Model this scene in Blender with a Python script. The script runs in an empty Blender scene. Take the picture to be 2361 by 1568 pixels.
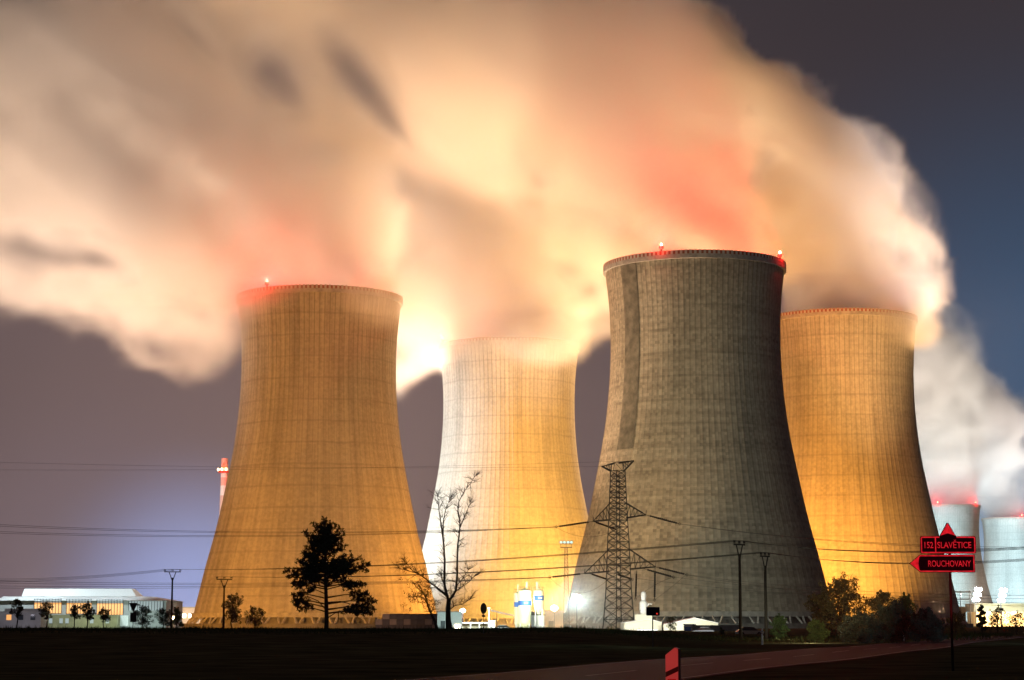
import bpy, math, random
import numpy as np
from mathutils import Vector, Matrix
R = math.radians
S = bpy.context.scene
COL = S.collection

# ------------------------------------------------------------------ camera
EYE = 1.5
FPX = 4760.0                      # focal length in the 2361-px wide measuring frame
PITCH = 7.85
cd = bpy.data.cameras.new('camera'); cam = bpy.data.objects.new('camera', cd); COL.objects.link(cam)
cam.location = (0, 0, EYE); cam.rotation_euler = (R(90 + PITCH), 0, 0)
cd.sensor_width = 36; cd.lens = 36 * FPX / 2361; cd.clip_start = .5; cd.clip_end = 12000
S.camera = cam
CP, SP = math.cos(R(PITCH)), math.sin(R(PITCH))


def P(u, v, Y):
    """the point at depth Y (metres north of the camera) seen at (u, v)"""
    a, b = (u - 1180.5) / FPX, (784 - v) / FPX
    t = Y / (CP - b * SP)
    return Vector((a * t, Y, EYE + (SP + b * CP) * t))


# ------------------------------------------------------------------ night sky
w = bpy.data.worlds.new('World'); S.world = w; w.use_nodes = True
nt = w.node_tree; nt.nodes.clear(); N = nt.nodes; L = nt.links
tc = N.new('ShaderNodeTexCoord')
out = N.new('ShaderNodeOutputWorld'); bg = N.new('ShaderNodeBackground'); L.new(bg.outputs[0], out.inputs[0])
sky = N.new('ShaderNodeTexSky'); sky.sky_type = 'NISHITA'; sky.sun_disc = False
sky.sun_elevation = R(-5); sky.sun_rotation = R(70)


def vmath(op, a, b):
    n = N.new('ShaderNodeVectorMath'); n.operation = op
    for i, x in enumerate((a, b)):
        if isinstance(x, (tuple, list, Vector)): n.inputs[i].default_value = x
        else: L.new(x, n.inputs[i])
    return n


acc = vmath('MULTIPLY', sky.outputs[0], (.06, .06, .06)).outputs[0]
acc = vmath('ADD', acc, (.042, .033, .038)).outputs[0]
GLOW = [((600, 1300), .42, (.128, .082, .078)),      # town and plant light on the low cloud
        ((462, 1405), .09, (.15, .26, .55)),
        ((250, 1450), .14, (.04, .045, .075)),
        ((2480, 1150), .27, (.00, .065, .15)),
        ((2330, 1480), .12, (.20, .32, .42))]
for (u, v), rad, col in GLOW:
    d = (P(u, v, 1000) - Vector((0, 0, EYE))).normalized()
    di = vmath('DISTANCE', tc.outputs['Generated'], d)
    mr = N.new('ShaderNodeMapRange'); mr.interpolation_type = 'SMOOTHERSTEP'
    L.new(di.outputs['Value'], mr.inputs['Value'])
    mr.inputs['From Min'].default_value = 0; mr.inputs['From Max'].default_value = rad
    mr.inputs['To Min'].default_value = 1; mr.inputs['To Max'].default_value = 0
    sc = N.new('ShaderNodeVectorMath'); sc.operation = 'SCALE'; sc.inputs[0].default_value = col
    L.new(mr.outputs[0], sc.inputs['Scale'])
    acc = vmath('ADD', acc, sc.outputs[0]).outputs[0]
L.new(acc, bg.inputs[0]); bg.inputs[1].default_value = 1.0

vs = S.view_settings
vs.view_transform = 'Standard'; vs.look = 'None'; vs.exposure = 0; vs.gamma = 1
S.cycles.volume_bounces = 3; S.cycles.volume_step_rate = 3; S.cycles.max_bounces = 8; S.cycles.transparent_max_bounces = 256
S.cycles.diffuse_bounces = 2; S.cycles.use_denoising = True
S.cycles.sample_clamp_indirect = 4

# ------------------------------------------------------------------ lamps of the plant
SODIUM = (1, .37, .04); WARM = (1, .62, .27); WHITE = (.92, .97, 1.0); MERC = (.72, 1.0, .93); RED = (1, .018, .014)


def spot(name, loc, to, watts, col, cone=80, blend=.6, size=1.0):
    l = bpy.data.lights.new(name, 'SPOT'); l.energy = watts; l.color = col; l.spot_size = R(cone); l.spot_blend = blend
    l.shadow_soft_size = size
    o = bpy.data.objects.new(name, l); COL.objects.link(o); o.location = loc
    o.rotation_euler = (Vector(to) - Vector(loc)).to_track_quat('-Z', 'Y').to_euler(); return o


def point(name, loc, watts, col, size=.5):
    l = bpy.data.lights.new(name, 'POINT'); l.energy = watts; l.color = col; l.shadow_soft_size = size
    o = bpy.data.objects.new(name, l); COL.objects.link(o); o.location = loc; return o


K = 1e3
spot('tower_floodlight', (-200, 640, 3), (-85, 763, 58), 800 * K, SODIUM, 80)
spot('tower_floodlight', (-95, 590, 3), (-71, 763, 60), 520 * K, (1, .40, .06), 56)
spot('tower_floodlight', (12, 720, 3), (-45, 763, 60), 440 * K, SODIUM, 110)
spot('tower_floodlight', (45, 806, 3), (14, 880, 46), 640 * K, (1, .47, .05), 130)
spot('tower_floodlight', (10, 770, 3), (0, 890, 70), 640 * K, (1, .50, .08), 90)
spot('tower_floodlight', (-138, 848, 4), (-34, 890, 52), 2200 * K, (.92, .98, .95), 54, .8)
spot('tower_floodlight', (-30, 600, 3), (36, 690, 84), 330 * K, (1, .62, .26), 70)
spot('tower_floodlight', (-5, 500, 14), (58, 690, 50), 190 * K, (.93, .93, .70), 50)
spot('tower_floodlight', (84, 738, 3), (118, 814, 66), 680 * K, SODIUM, 130)
spot('tower_floodlight', (128, 716, 3), (131, 800, 72), 420 * K, (1, .42, .07), 80)
# yard lights that throw up into the steam
spot('yard_floodlight', (-60, 1060, 4), (-120, 800, 200), 13000 * K, (1, .64, .39), 75, 1, 4)
spot('yard_floodlight', (130, 1050, 4), (60, 760, 200), 7700 * K, (1, .58, .26), 75, 1, 4)
spot('yard_floodlight', (230, 1020, 4), (110, 800, 220), 9000 * K, (1, .55, .22), 60, 1, 4)
spot('yard_floodlight', (-290, 860, 4), (-150, 780, 170), 1900 * K, (1, .76, .64), 75, 1, 4)
spot('yard_floodlight', (-4, 676, 4), (4, 672, 200), 1100 * K, (1, .64, .38), 80, .7, 3)
spot('yard_floodlight', (-165, 720, 4), (-190, 726, 200), 800 * K, (1, .68, .48), 84, .8, 3)
spot('yard_floodlight', (150, 735, 4), (152, 750, 200), 1200 * K, (1, .58, .22), 80, .7, 3)
spot('yard_floodlight', (345, 905, 4), (172, 812, 190), 5200 * K, (.97, .95, 1), 34, .6, 4)
spot('yard_floodlight', (-50, 815, 4), (-42, 840, 200), 130 * K, (1, .88, .76), 56, .8, 3)
spot('yard_floodlight', (34, 806, 4), (22, 845, 190), 700 * K, (1, .92, .84), 60, .8, 3)
spot('yard_floodlight', (-110, 960, 4), (-2, 880, 210), 1500 * K, (1, .88, .76), 42, .9, 3)
# the far pair of units
spot('tower_floodlight', (330, 1980, 3), (470, 2140, 66), 3400 * K, (.62, .92, 1), 90)
spot('tower_floodlight', (520, 2100, 3), (565, 2380, 66), 7500 * K, (.66, .92, 1), 70)
spot('yard_floodlight', (420, 1850, 4), (455, 2090, 262), 17000 * K, (1, .86, .72), 46, 1, 5)
spot('yard_floodlight', (600, 2080, 4), (590, 2370, 250), 14500 * K, (1, .85, .74), 42, 1, 5)

# ------------------------------------------------------------------ helpers
rnd = random.Random(7)


class MB:
    def __init__(s): s.v = []; s.f = []; s.m = []

    def add(s, vs, fs, mi=0):
        o = len(s.v); s.v += [tuple(p) for p in vs]; s.f += [tuple(i + o for i in f) for f in fs]; s.m += [mi] * len(fs)

    def box(s, c, d, rz=0, mi=0, taper=1.0):
        x, y, z = d[0] / 2, d[1] / 2, d[2] / 2
        m = Matrix.Rotation(rz, 3, 'Z')
        vs = []
        for sx, sy, sz in ((-1, -1, -1), (1, -1, -1), (1, 1, -1), (-1, 1, -1), (-1, -1, 1), (1, -1, 1), (1, 1, 1), (-1, 1, 1)):
            t = taper if sz > 0 else 1
            vs.append(m @ Vector((sx * x * t, sy * y * t, sz * z)) + Vector(c))
        s.add(vs, [(0, 3, 2, 1), (4, 5, 6, 7), (0, 1, 5, 4), (1, 2, 6, 5), (2, 3, 7, 6), (3, 0, 4, 7)], mi)

    def tube(s, pts, rad, n=6, mi=0, cap=True):
        pts = [Vector(p) for p in pts]
        if not isinstance(rad, (list, tuple)): rad = [rad] * len(pts)
        vs = []; fs = []
        d0 = (pts[1] - pts[0]).normalized()
        ref = Vector((0, 1, 0)) if abs(d0.y) < .9 else Vector((1, 0, 0))
        for i, p in enumerate(pts):
            a = pts[max(i - 1, 0)]; b = pts[min(i + 1, len(pts) - 1)]
            d = (b - a).normalized()
            x = d.cross(ref)
            if x.length < 1e-4: x = d.cross(Vector((1, .1, 0)))
            x.normalize(); y = d.cross(x)
            for k in range(n):
                t = 2 * math.pi * k / n
                vs.append(p + (x * math.cos(t) + y * math.sin(t)) * rad[i])
        for i in range(len(pts) - 1):
            for k in range(n):
                fs.append((i * n + k, i * n + (k + 1) % n, (i + 1) * n + (k + 1) % n, (i + 1) * n + k))
        if cap and n > 2:
            fs.append(tuple(range(n))[::-1]); fs.append(tuple(range((len(pts) - 1) * n, len(pts) * n)))
        s.add(vs, fs, mi)

    def lathe(s, prof, n=48, mi=0, close=False):
        vs = []; fs = []
        for r, z in prof:
            for k in range(n):
                t = 2 * math.pi * k / n
                vs.append((r * math.cos(t), r * math.sin(t), z))
        for i in range(len(prof) - 1):
            for k in range(n):
                fs.append((i * n + k, i * n + (k + 1) % n, (i + 1) * n + (k + 1) % n, (i + 1) * n + k))
        if close:
            fs.append(tuple(range(n))[::-1]); fs.append(tuple(range((len(prof) - 1) * n, len(prof) * n)))
        s.add(vs, fs, mi)

    def prism(s, poly, y0, y1, mi=0):
        """polygon in x, z pushed from y0 to y1"""
        n = len(poly)
        vs = [(x, y0, z) for x, z in poly] + [(x, y1, z) for x, z in poly]
        fs = [tuple(range(n)), tuple(range(2 * n - 1, n - 1, -1))]
        fs += [(i + n, (i + 1) % n + n, (i + 1) % n, i) for i in range(n)]
        s.add(vs, fs, mi)

    def build(s, name, mats, parent=None, loc=None, smooth=False):
        me = bpy.data.meshes.new(name); me.from_pydata(s.v, [], s.f)
        if not isinstance(mats, (list, tuple)): mats = [mats]
        for m in mats: me.materials.append(m)
        if len(mats) > 1: me.polygons.foreach_set('material_index', s.m)
        if smooth: me.polygons.foreach_set('use_smooth', [True] * len(s.f))
        me.update()
        o = bpy.data.objects.new(name, me); COL.objects.link(o)
        if parent is not None: o.parent = parent
        if loc is not None: o.location = loc
        return o


def thing(name, label, cat, loc, rz=0, group=None):
    o = bpy.data.objects.new(name, None); COL.objects.link(o); o.empty_display_size = .5
    o.location = loc; o.rotation_euler = (0, 0, rz); o['label'] = label; o['category'] = cat
    if group: o['group'] = group
    return o


def tag(o, label=None, cat=None, group=None, kind=None):
    for k, v in (('label', label), ('category', cat), ('group', group), ('kind', kind)):
        if v: o[k] = v
    return o


def dup(root, loc, rz, label, group=None):
    r = root.copy(); COL.objects.link(r); r.location = loc; r.rotation_euler = (0, 0, rz); r['label'] = label
    if group: r['group'] = group
    for ch in list(root.children):
        c = ch.copy(); COL.objects.link(c); c.parent = r
        for g in list(ch.children):
            d = g.copy(); COL.objects.link(d); d.parent = c
    return r


# ------------------------------------------------------------------ materials
def mat(name, col, rough=.8, metal=0, noise=0, nscale=3, emit=None, estr=0, spec=.3):
    m = bpy.data.materials.new(name); m.use_nodes = True; t = m.node_tree; b = t.nodes['Principled BSDF']
    b.inputs['Base Color'].default_value = (*col, 1); b.inputs['Roughness'].default_value = rough
    b.inputs['Metallic'].default_value = metal; b.inputs['Specular IOR Level'].default_value = spec
    if noise:
        n = t.nodes.new('ShaderNodeTexNoise'); n.inputs['Scale'].default_value = nscale; n.inputs['Detail'].default_value = 5
        c = t.nodes.new('ShaderNodeTexCoord'); t.links.new(c.outputs['Object'], n.inputs['Vector'])
        r = t.nodes.new('ShaderNodeMapRange'); t.links.new(n.outputs[0], r.inputs[0])
        r.inputs[1].default_value = .3; r.inputs[2].default_value = .7
        r.inputs[3].default_value = 1 - noise; r.inputs[4].default_value = 1 + noise
        x = t.nodes.new('ShaderNodeVectorMath'); x.operation = 'SCALE'; x.inputs[0].default_value = col
        t.links.new(r.outputs[0], x.inputs['Scale']); t.links.new(x.outputs[0], b.inputs['Base Color'])
    if emit:
        b.inputs['Emission Color'].default_value = (*emit, 1); b.inputs['Emission Strength'].default_value = estr
    return m


def shell_material(name, base, block, streak, patch, seed, ribs=100):
    """weathered slip-formed concrete: ribs, run-off streaks, lift lines and formwork blocks, in cylinder coordinates"""
    m = bpy.data.materials.new(name); m.use_nodes = True; t = m.node_tree; Nn = t.nodes; Ll = t.links
    b = Nn['Principled BSDF']; b.inputs['Roughness'].default_value = .9; b.inputs['Specular IOR Level'].default_value = .15

    def M(op, a, c=None, d=None):
        q = Nn.new('ShaderNodeMath'); q.operation = op
        for i, x in enumerate((a, c, d)):
            if x is None: continue
            if isinstance(x, (int, float)): q.inputs[i].default_value = x
            else: Ll.new(x, q.inputs[i])
        return q.outputs[0]

    def noise(vec, scale, detail=4):
        n = Nn.new('ShaderNodeTexNoise'); n.inputs['Scale'].default_value = scale; n.inputs['Detail'].default_value = detail
        Ll.new(vec, n.inputs['Vector']); return n.outputs[0]

    def comb(x, y, z):
        q = Nn.new('ShaderNodeCombineXYZ')
        for i, k in enumerate((x, y, z)):
            if isinstance(k, (int, float)): q.inputs[i].default_value = k
            else: Ll.new(k, q.inputs[i])
        return q.outputs[0]
    c = Nn.new('ShaderNodeTexCoord'); s = Nn.new('ShaderNodeSeparateXYZ'); Ll.new(c.outputs['Object'], s.inputs[0])
    ang = M('ARCTAN2', s.outputs[0], M('MULTIPLY', s.outputs[1], -1))
    z = s.outputs[2]
    arc = M('MULTIPLY', ang, 33.0)                                   # metres round the shell
    fine = noise(comb(arc, M('MULTIPLY', z, .035), seed), .55, 5)     # run-off streaks
    broad = noise(comb(M('MULTIPLY', arc, .6), M('MULTIPLY', z, .12), seed + 9), .16, 4)
    grain = noise(comb(arc, z, seed + 3), .9, 5)
    lift = noise(comb(M('MULTIPLY', arc, .05), M('MULTIPLY', z, 1.0), seed + 5), .5, 3)
    cells = Nn.new('ShaderNodeTexWhiteNoise'); cells.noise_dimensions = '3D'
    Ll.new(comb(M('FLOOR', M('DIVIDE', arc, 1.05)), M('FLOOR', M('DIVIDE', z, .95)), seed), cells.inputs['Vector'])
    rowmask = noise(comb(M('MULTIPLY', arc, .1), z, seed + 13), .11, 3)
    rib = M('ABSOLUTE', M('SUBTRACT', M('FRACT', M('MULTIPLY', ang, ribs / (2 * math.pi))), .5))
    line = M('GREATER_THAN', rib, .40)                                # the recess beside every rib holds soot
    upper = Nn.new('ShaderNodeMapRange'); Ll.new(M('ADD', z, M('MULTIPLY', M('SUBTRACT', fine, .5), 90)), upper.inputs[0])
    upper.inputs[1].default_value = 40; upper.inputs[2].default_value = 118; upper.inputs[3].default_value = .05; upper.inputs[4].default_value = .30

    def term(x, k): return M('MULTIPLY', M('SUBTRACT', x, .5), k)
    v = M('ADD', 1.0, term(fine, streak))
    v = M('ADD', v, term(broad, .75)); v = M('ADD', v, term(grain, .55)); v = M('ADD', v, term(lift, patch))
    v = M('ADD', v, M('MULTIPLY', term(cells.outputs[0], block), M('MULTIPLY', rowmask, 2)))
    v = M('MULTIPLY', v, M('SUBTRACT', 1.0, M('MULTIPLY', line, upper.outputs[0])))
    joint = M('LESS_THAN', M('ABSOLUTE', M('SUBTRACT', M('FRACT', M('DIVIDE', M('ADD', z, M('MULTIPLY', broad, 1.2)), 7.8)), .5)), .045)
    v = M('MULTIPLY', v, M('SUBTRACT', 1.0, M('MULTIPLY', joint, M('MULTIPLY', M('MULTIPLY', grain, broad), .5))))
    v = M('MAXIMUM', v, .15)
    x = Nn.new('ShaderNodeVectorMath'); x.operation = 'SCALE'; x.inputs[0].default_value = base
    Ll.new(v, x.inputs['Scale']); Ll.new(x.outputs[0], b.inputs['Base Color'])
    return m


M_conc = mat('concrete', (.33, .32, .30), .9, noise=.25, nscale=.6)
M_dkconc = mat('dark_concrete', (.15, .145, .14), .9, noise=.3, nscale=.5)
M_strip = mat('patched_concrete', (.135, .125, .10), .9, noise=.45, nscale=.4)
M_black = mat('black_steel', (.02, .02, .022), .6, noise=.2)
M_steel = mat('galvanised_steel', (.10, .105, .11), .5, .6, noise=.2)
M_lattice = mat('weathered_lattice_steel', (.06, .066, .07), .6, .3)
M_wire = mat('wire', (.03, .03, .03), .6, .3)
M_white = mat('white_paint', (.78, .78, .76), .5, noise=.06)
M_redp = mat('red_paint', (.42, .055, .04), .5, noise=.1)
M_cream = mat('cream_paint', (.72, .70, .45), .5, noise=.1, nscale=.8)
M_blue = mat('blue_paint', (.05, .14, .42), .45)
M_navy = mat('sign_dark_face', (.006, .008, .03), .6, spec=0)
M_bark = mat('bark', (.035, .026, .02), .95, noise=.4, nscale=4)
M_needle = mat('pine_needles', (.022, .035, .018), .8, noise=.5, nscale=1.5)
M_leaf = mat('autumn_leaves', (.07, .065, .028), .8, noise=.5, nscale=1.0)
M_leafg = mat('green_leaves', (.05, .085, .025), .8, noise=.5, nscale=1.0)
M_leafd = mat('dark_leaves', (.028, .042, .03), .8, noise=.5, nscale=1.0)
M_redglow = mat('red_beacon_lens', (.6, .03, .02), .3, emit=(1, .012, .008), estr=9)
M_redcore = mat('red_beacon_core', (.9, .6, .4), .3, emit=(1, .75, .35), estr=8)
M_lamp = mat('lamp_glass_white', (.9, .9, .9), .3, emit=(.85, 1, .96), estr=30)
M_lampw = mat('lamp_glass_warm', (.9, .8, .6), .3, emit=(1, .78, .45), estr=25)
M_glass = mat('dark_glass', (.03, .04, .05), .1)
M_tyre = mat('tyre', (.015, .015, .015), .8)

# ------------------------------------------------------------------ ground


def sst(a, b, x):
    t = min(max((x - a) / (b - a), 0), 1); return t * t * (3 - 2 * t)


def gz(x, y):
    k = x / max(y, 20)
    left = 1 - sst(.022, .105, k)
    z = .92 * sst(70, 215, y) * left
    z += .40 * sst(110, 240, y) * sst(.17, .235, k)
    z = z * (1 - sst(350, 430, y)) + .3 * sst(350, 430, y)
    z += .09 * math.sin(x * .11 + .4) * math.sin(x * .037 + 2) * sst(120, 190, y) * (1 - sst(300, 420, y)); z += .05 * math.sin(x * .21 + 1) * math.sin(y * .09) * min(1, y / 60) * (1 - sst(300, 420, y))
    return z


ys = [-40, -10, 0, 10] + [20 + 4 * i for i in range(60)] + [260 + 8 * i for i in range(24)] + [460, 520, 600, 700, 850, 1000, 1300, 1700, 2300, 3200, 5000, 8000]
mb = MB(); NXG = 100
for y in ys:
    half = max(60, abs(y) * .42 + 30)
    for i in range(NXG + 1):
        x = (i / NXG * 2 - 1) * half
        mb.v.append((x, y, gz(x, y)))
for j in range(len(ys) - 1):
    for i in range(NXG):
        a = j * (NXG + 1) + i; mb.f.append((a, a + 1, a + NXG + 2, a + NXG + 1)); mb.m.append(0)
m = mat('field_soil_and_grass', (.085, .075, .038), .95, noise=.5, nscale=.35, spec=0)
g = mb.build('ground', m, smooth=True); tag(g, kind='structure')


def road_c(s):  # centre line, s = metres north
    y = 20 + s
    return Vector((7.4 + (y - 79) * .306 + max(0, y - 150) ** 2 * .0012, y, 0))


def ribbon(name, offs0, offs1, s0, s1, lift, material, step=3):
    b = MB(); s = s0; rows = []
    while s <= s1 + .01:
        c = road_c(s); t = (road_c(s + 1) - road_c(s - 1)).normalized(); nrm = Vector((t.y, -t.x, 0))
        rows.append([(c + nrm * o) for o in (offs0, (offs0 + offs1) / 2, offs1)]); s += step
    for r in rows:
        for p in r: b.v.append((p.x, p.y, gz(p.x, p.y) + lift))
    for j in range(len(rows) - 1):
        for i in range(2):
            a = j * 3 + i; b.f.append((a, a + 1, a + 4, a + 3)); b.m.append(0)
    return tag(b.build(name, material, smooth=True), kind='structure')


M_asph = mat('asphalt', (.010, .0092, .0092), .7, noise=.25, nscale=2.5, spec=.06)
M_mark = mat('road_paint', (.16, .155, .15), .7, noise=.3, nscale=2)
ribbon('road', -3.6, 3.6, -55, 190, .03, M_asph)
ribbon('road_edge_line', -3.35, -3.2, -55, 185, .034, M_mark)
ribbon('road_edge_line', 3.2, 3.35, -55, 185, .034, M_mark)
for i in range(14): ribbon('road_centre_dash', -.07, .07, -30 + i * 12, -24 + i * 12, .034, M_mark, 2)

# ------------------------------------------------------------------ cooling towers
PROF = [(44.6, 4.2), (43.6, 8), (42.4, 13), (40.4, 22), (38.2, 30), (36.1, 38.5), (34.4, 47), (32.6, 56), (31.1, 64), (30.0, 72), (29.2, 80), (28.7, 88), (28.55, 96), (28.7, 104), (29.3, 112), (30.1, 118.5), (30.4, 120)]


def prof_r(z):
    for (r0, z0), (r1, z1) in zip(PROF, PROF[1:]):
        if z <= z1:
            return r0 + (r1 - r0) * (z - z0) / (z1 - z0)
    return PROF[-1][0]


def smooth_prof(z):
    zs = [max(4.2, min(120, z + d)) for d in (-4, -2, 0, 2, 4)]
    return sum(prof_r(q) for q in zs) / 5


def shell_mesh(ribs=100, nz=60):
    b = MB(); per = 4; n = ribs * per
    zz = [4.2 + (120 - 4.2) * i / nz for i in range(nz + 1)]
    for z in zz:
        r = smooth_prof(z)
        for k in range(n):
            t = 2 * math.pi * k / n
            q = r + (.07 if k % per == 0 else 0)
            b.v.append((q * math.sin(t), -q * math.cos(t), z))
    for i in range(nz):
        for k in range(n):
            b.f.append((i * n + k, i * n + (k + 1) % n, (i + 1) * n + (k + 1) % n, (i + 1) * n + k)); b.m.append(0)
    o = len(b.v)                                                  # inner face, 0.5 m in
    n2 = 96
    for z in zz[::3]:
        for k in range(n2):
            t = 2 * math.pi * k / n2; q = smooth_prof(z) - .5
            b.v.append((q * math.sin(t), -q * math.cos(t), z))
    for i in range(len(zz[::3]) - 1):
        for k in range(n2):
            b.f.append((o + i * n2 + k, o + (i + 1) * n2 + k, o + (i + 1) * n2 + (k + 1) % n2, o + i * n2 + (k + 1) % n2)); b.m.append(0)
    me = bpy.data.meshes.new('tower_shell'); me.from_pydata(b.v, [], b.f); me.update()
    return me


SHELL = shell_mesh()


def ring(r0, r1, z0, z1, n=192):
    b = MB(); b.lathe([(r0, z0), (r1, z0), (r1, z1), (r0, z1), (r0, z0)], n); return b


# parts shared by every tower (mesh data shared)
def teeth_mesh(n=126):
    b = MB()
    for k in range(n):
        for j, mi in ((0, 0), (1, 1)):
            t0 = 2 * math.pi * (k + j * .5) / n; t1 = 2 * math.pi * (k + j * .5 + .5) / n
            top = 1.35 if j == 0 else 1.2
            r0, r1 = 30.75, 31.05 - .06 * j
            q = []
            for t in (t0, t1):
                for r in (r0, r1):
                    for z in (121.0, 121.0 + top): q.append((r * math.sin(t), -r * math.cos(t), z))
            b.add(q, [(2, 6, 7, 3), (1, 3, 7, 5), (0, 1, 5, 4), (0, 2, 3, 1), (4, 5, 7, 6)], mi)
    return b


def leg_mesh():
    b = MB(); r0, r1 = 47.6, 44.4; dt = math.pi / 48 * .62
    for s in (-1, 1):
        b.tube([(r0 * math.sin(0), -r0 * math.cos(0), .2), (r1 * math.sin(s * dt), -r1 * math.cos(s * dt), 4.6)], [.42, .36], 4)
    return b


PROTO = {}


def cooling_tower(label, u, Y, material, beacons, strip=False, legs=True, z0=.3):
    x = (u - 1180.5) / FPX * (Y * CP + 120 * SP)
    t = thing('cooling_tower', label, 'cooling tower', (x, Y, z0), 0, 'cooling towers')
    t.rotation_euler[2] = -math.atan2(x, Y)                      # a rib faces the road
    me = SHELL.copy(); me.materials.append(material)
    sh = bpy.data.objects.new('shell', me); COL.objects.link(sh); sh.parent = t
    if 'rim' not in PROTO:
        PROTO['rim'] = ring(29.6, 31.0, 119.6, 121.0).build('rim', M_conc, t)
        PROTO['parapet'] = teeth_mesh().build('painted_parapet', [mat('parapet_pale_paint', (.42, .40, .36), .7, noise=.2, nscale=.5), mat('parapet_red_paint', (.26, .075, .05), .7, noise=.2, nscale=.5)], t)
        PROTO['ringbeam'] = ring(43.4, 45.2, 3.7, 5.3, 128).build('ring_beam', M_conc, t)
        PROTO['basin'] = ring(48.0, 48.9, -.6, 1.6, 128).build('basin_wall', M_dkconc, t)
        b = MB(); b.lathe([(41.0, -.4), (41.0, 6.5)], 96); PROTO['fill'] = b.build('water_screen', M_dkconc, t)
        PROTO['leg'] = leg_mesh().build('leg', M_conc, t)
        first = True
    else:
        first = False
        for k in ('rim', 'parapet', 'ringbeam', 'basin', 'fill'):
            c = PROTO[k].copy(); COL.objects.link(c); c.parent = t
    if legs:
        for k in range(48):
            a = 2 * math.pi * k / 48
            if k == 0 and first: continue
            if k == 0 or k:
                if math.cos(a) < -.35: continue                   # round the back
                c = PROTO['leg'].copy(); COL.objects.link(c); c.parent = t; c.rotation_euler = (0, 0, a)
    if strip:                                                     # long darker strip of recast concrete down the shell
        b = MB(); k0, k1 = strip
        zz = [58 + i * 2.5 for i in range(25)] + [119.4]; aa = [k0 + (k1 - k0) * i / 8 for i in range(9)]
        for z in zz:
            for a in aa:
                r = smooth_prof(z) + .32; b.v.append((r * math.sin(a), -r * math.cos(a), z))
        for i in range(len(zz) - 1):
            for k in range(8):
                p = i * 9 + k; b.f.append((p, p + 1, p + 10, p + 9)); b.m.append(0)
        b.build('patched_strip', M_strip, t)
    for a in beacons:
        b = MB(); b.box((0, 0, .8), (.5, .5, 1.6)); b.lathe([(.5, 1.6), (.85, 1.9), (.85, 2.5), (.5, 2.8)], 12, 1, True); b.lathe([(.45, 2.8), (.5, 3.1), (.2, 3.5)], 10, 2, True)
        o = b.build('warning_light', [M_black, M_redglow, M_redcore], t, (30.4 * math.sin(a), -30.4 * math.cos(a), 121.4))
        l = point('warning_lamp', (0, 0, 4.0), (12 if not legs else 95 if strip else 30) * K, RED, .4); l.parent = o
        l = point('warning_lamp', (2.4 * math.sin(a), -2.4 * math.cos(a), 2.2), (1.6 if legs else 3) * K, RED, .4); l.parent = o
    return t


c1 = shell_material('shell_concrete_a', (.33, .315, .28), .08, .85, .25, 1.0)
c2 = shell_material('shell_concrete_b', (.36, .35, .32), .06, .55, .2, 21.0)
c3 = shell_material('shell_concrete_c', (.30, .27, .215), .36, .5, .85, 41.0)
c4 = shell_material('shell_concrete_d', (.33, .315, .28), .14, .8, .40, 61.0)
c5 = shell_material('shell_concrete_e', (.42, .42, .40), .04, .35, .08, 81.0)
cooling_tower('orange-lit cooling tower behind the pine tree, left of the bare tree', 737.5, 763, c1, [-.68, 2.2])
cooling_tower('brightest tower, half white half orange, behind the bare tree and the silos', 1173.5, 898, c2, [-1.25])
cooling_tower('tallest grey cooling tower standing unlit behind the lattice pylon', 1601, 693, c3, [-.36, 1.22], strip=(-.93, -.69))
cooling_tower('orange cooling tower partly hidden behind the grey tower, bushes at its foot', 1935, 818, c4, [2.2])
cooling_tower('small far pale cooling tower just right of the orange one, behind the road sign', 2190, 2125, c5, [-.4, 1.0], legs=False)
cooling_tower('small far pale cooling tower cut off by the picture edge beyond the road sign', 2326, 2380, c5, [.5], legs=False)

# ------------------------------------------------------------------ trees and shrubs


def leaf_cloud(b, c, rad, n, size, r, shell=.35, flat=1.0):
    """N small leaf faces scattered through an ellipsoid"""
    for _ in range(n):
        while True:
            p = Vector((r.uniform(-1, 1), r.uniform(-1, 1), r.uniform(-1, 1)))
            if p.length <= 1: break
        p = p * (1 - shell + shell / max(p.length, .25) * .6) if r.random() < .4 else p
        q = Vector((c[0] + p.x * rad[0], c[1] + p.y * rad[1], c[2] + p.z * rad[2]))
        a = Vector((r.gauss(0, 1), r.gauss(0, 1), r.gauss(0, 1))).normalized()
        d = a.cross(Vector((r.gauss(0, 1), r.gauss(0, 1), r.gauss(0, 1)))).normalized()
        s = size * r.uniform(.6, 1.4)
        b.add([q - a * s, q + d * s * .55, q + a * s, q - d * s * .55], [(0, 1, 2, 3)])


def needle_tuft(b, c, r, n, size):
    for _ in range(n):
        a = Vector((r.gauss(0, 1), r.gauss(0, 1), r.gauss(.35, 1))).normalized()
        d = a.cross(Vector((r.gauss(0, 1), r.gauss(0, 1), r.gauss(0, 1)))).normalized()
        s = size * r.uniform(.7, 1.3)
        b.add([c + d * s * .12, c + a * s * .5 + d * s * .16, c + a * s, c - d * s * .12], [(0, 1, 2, 3)])


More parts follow.
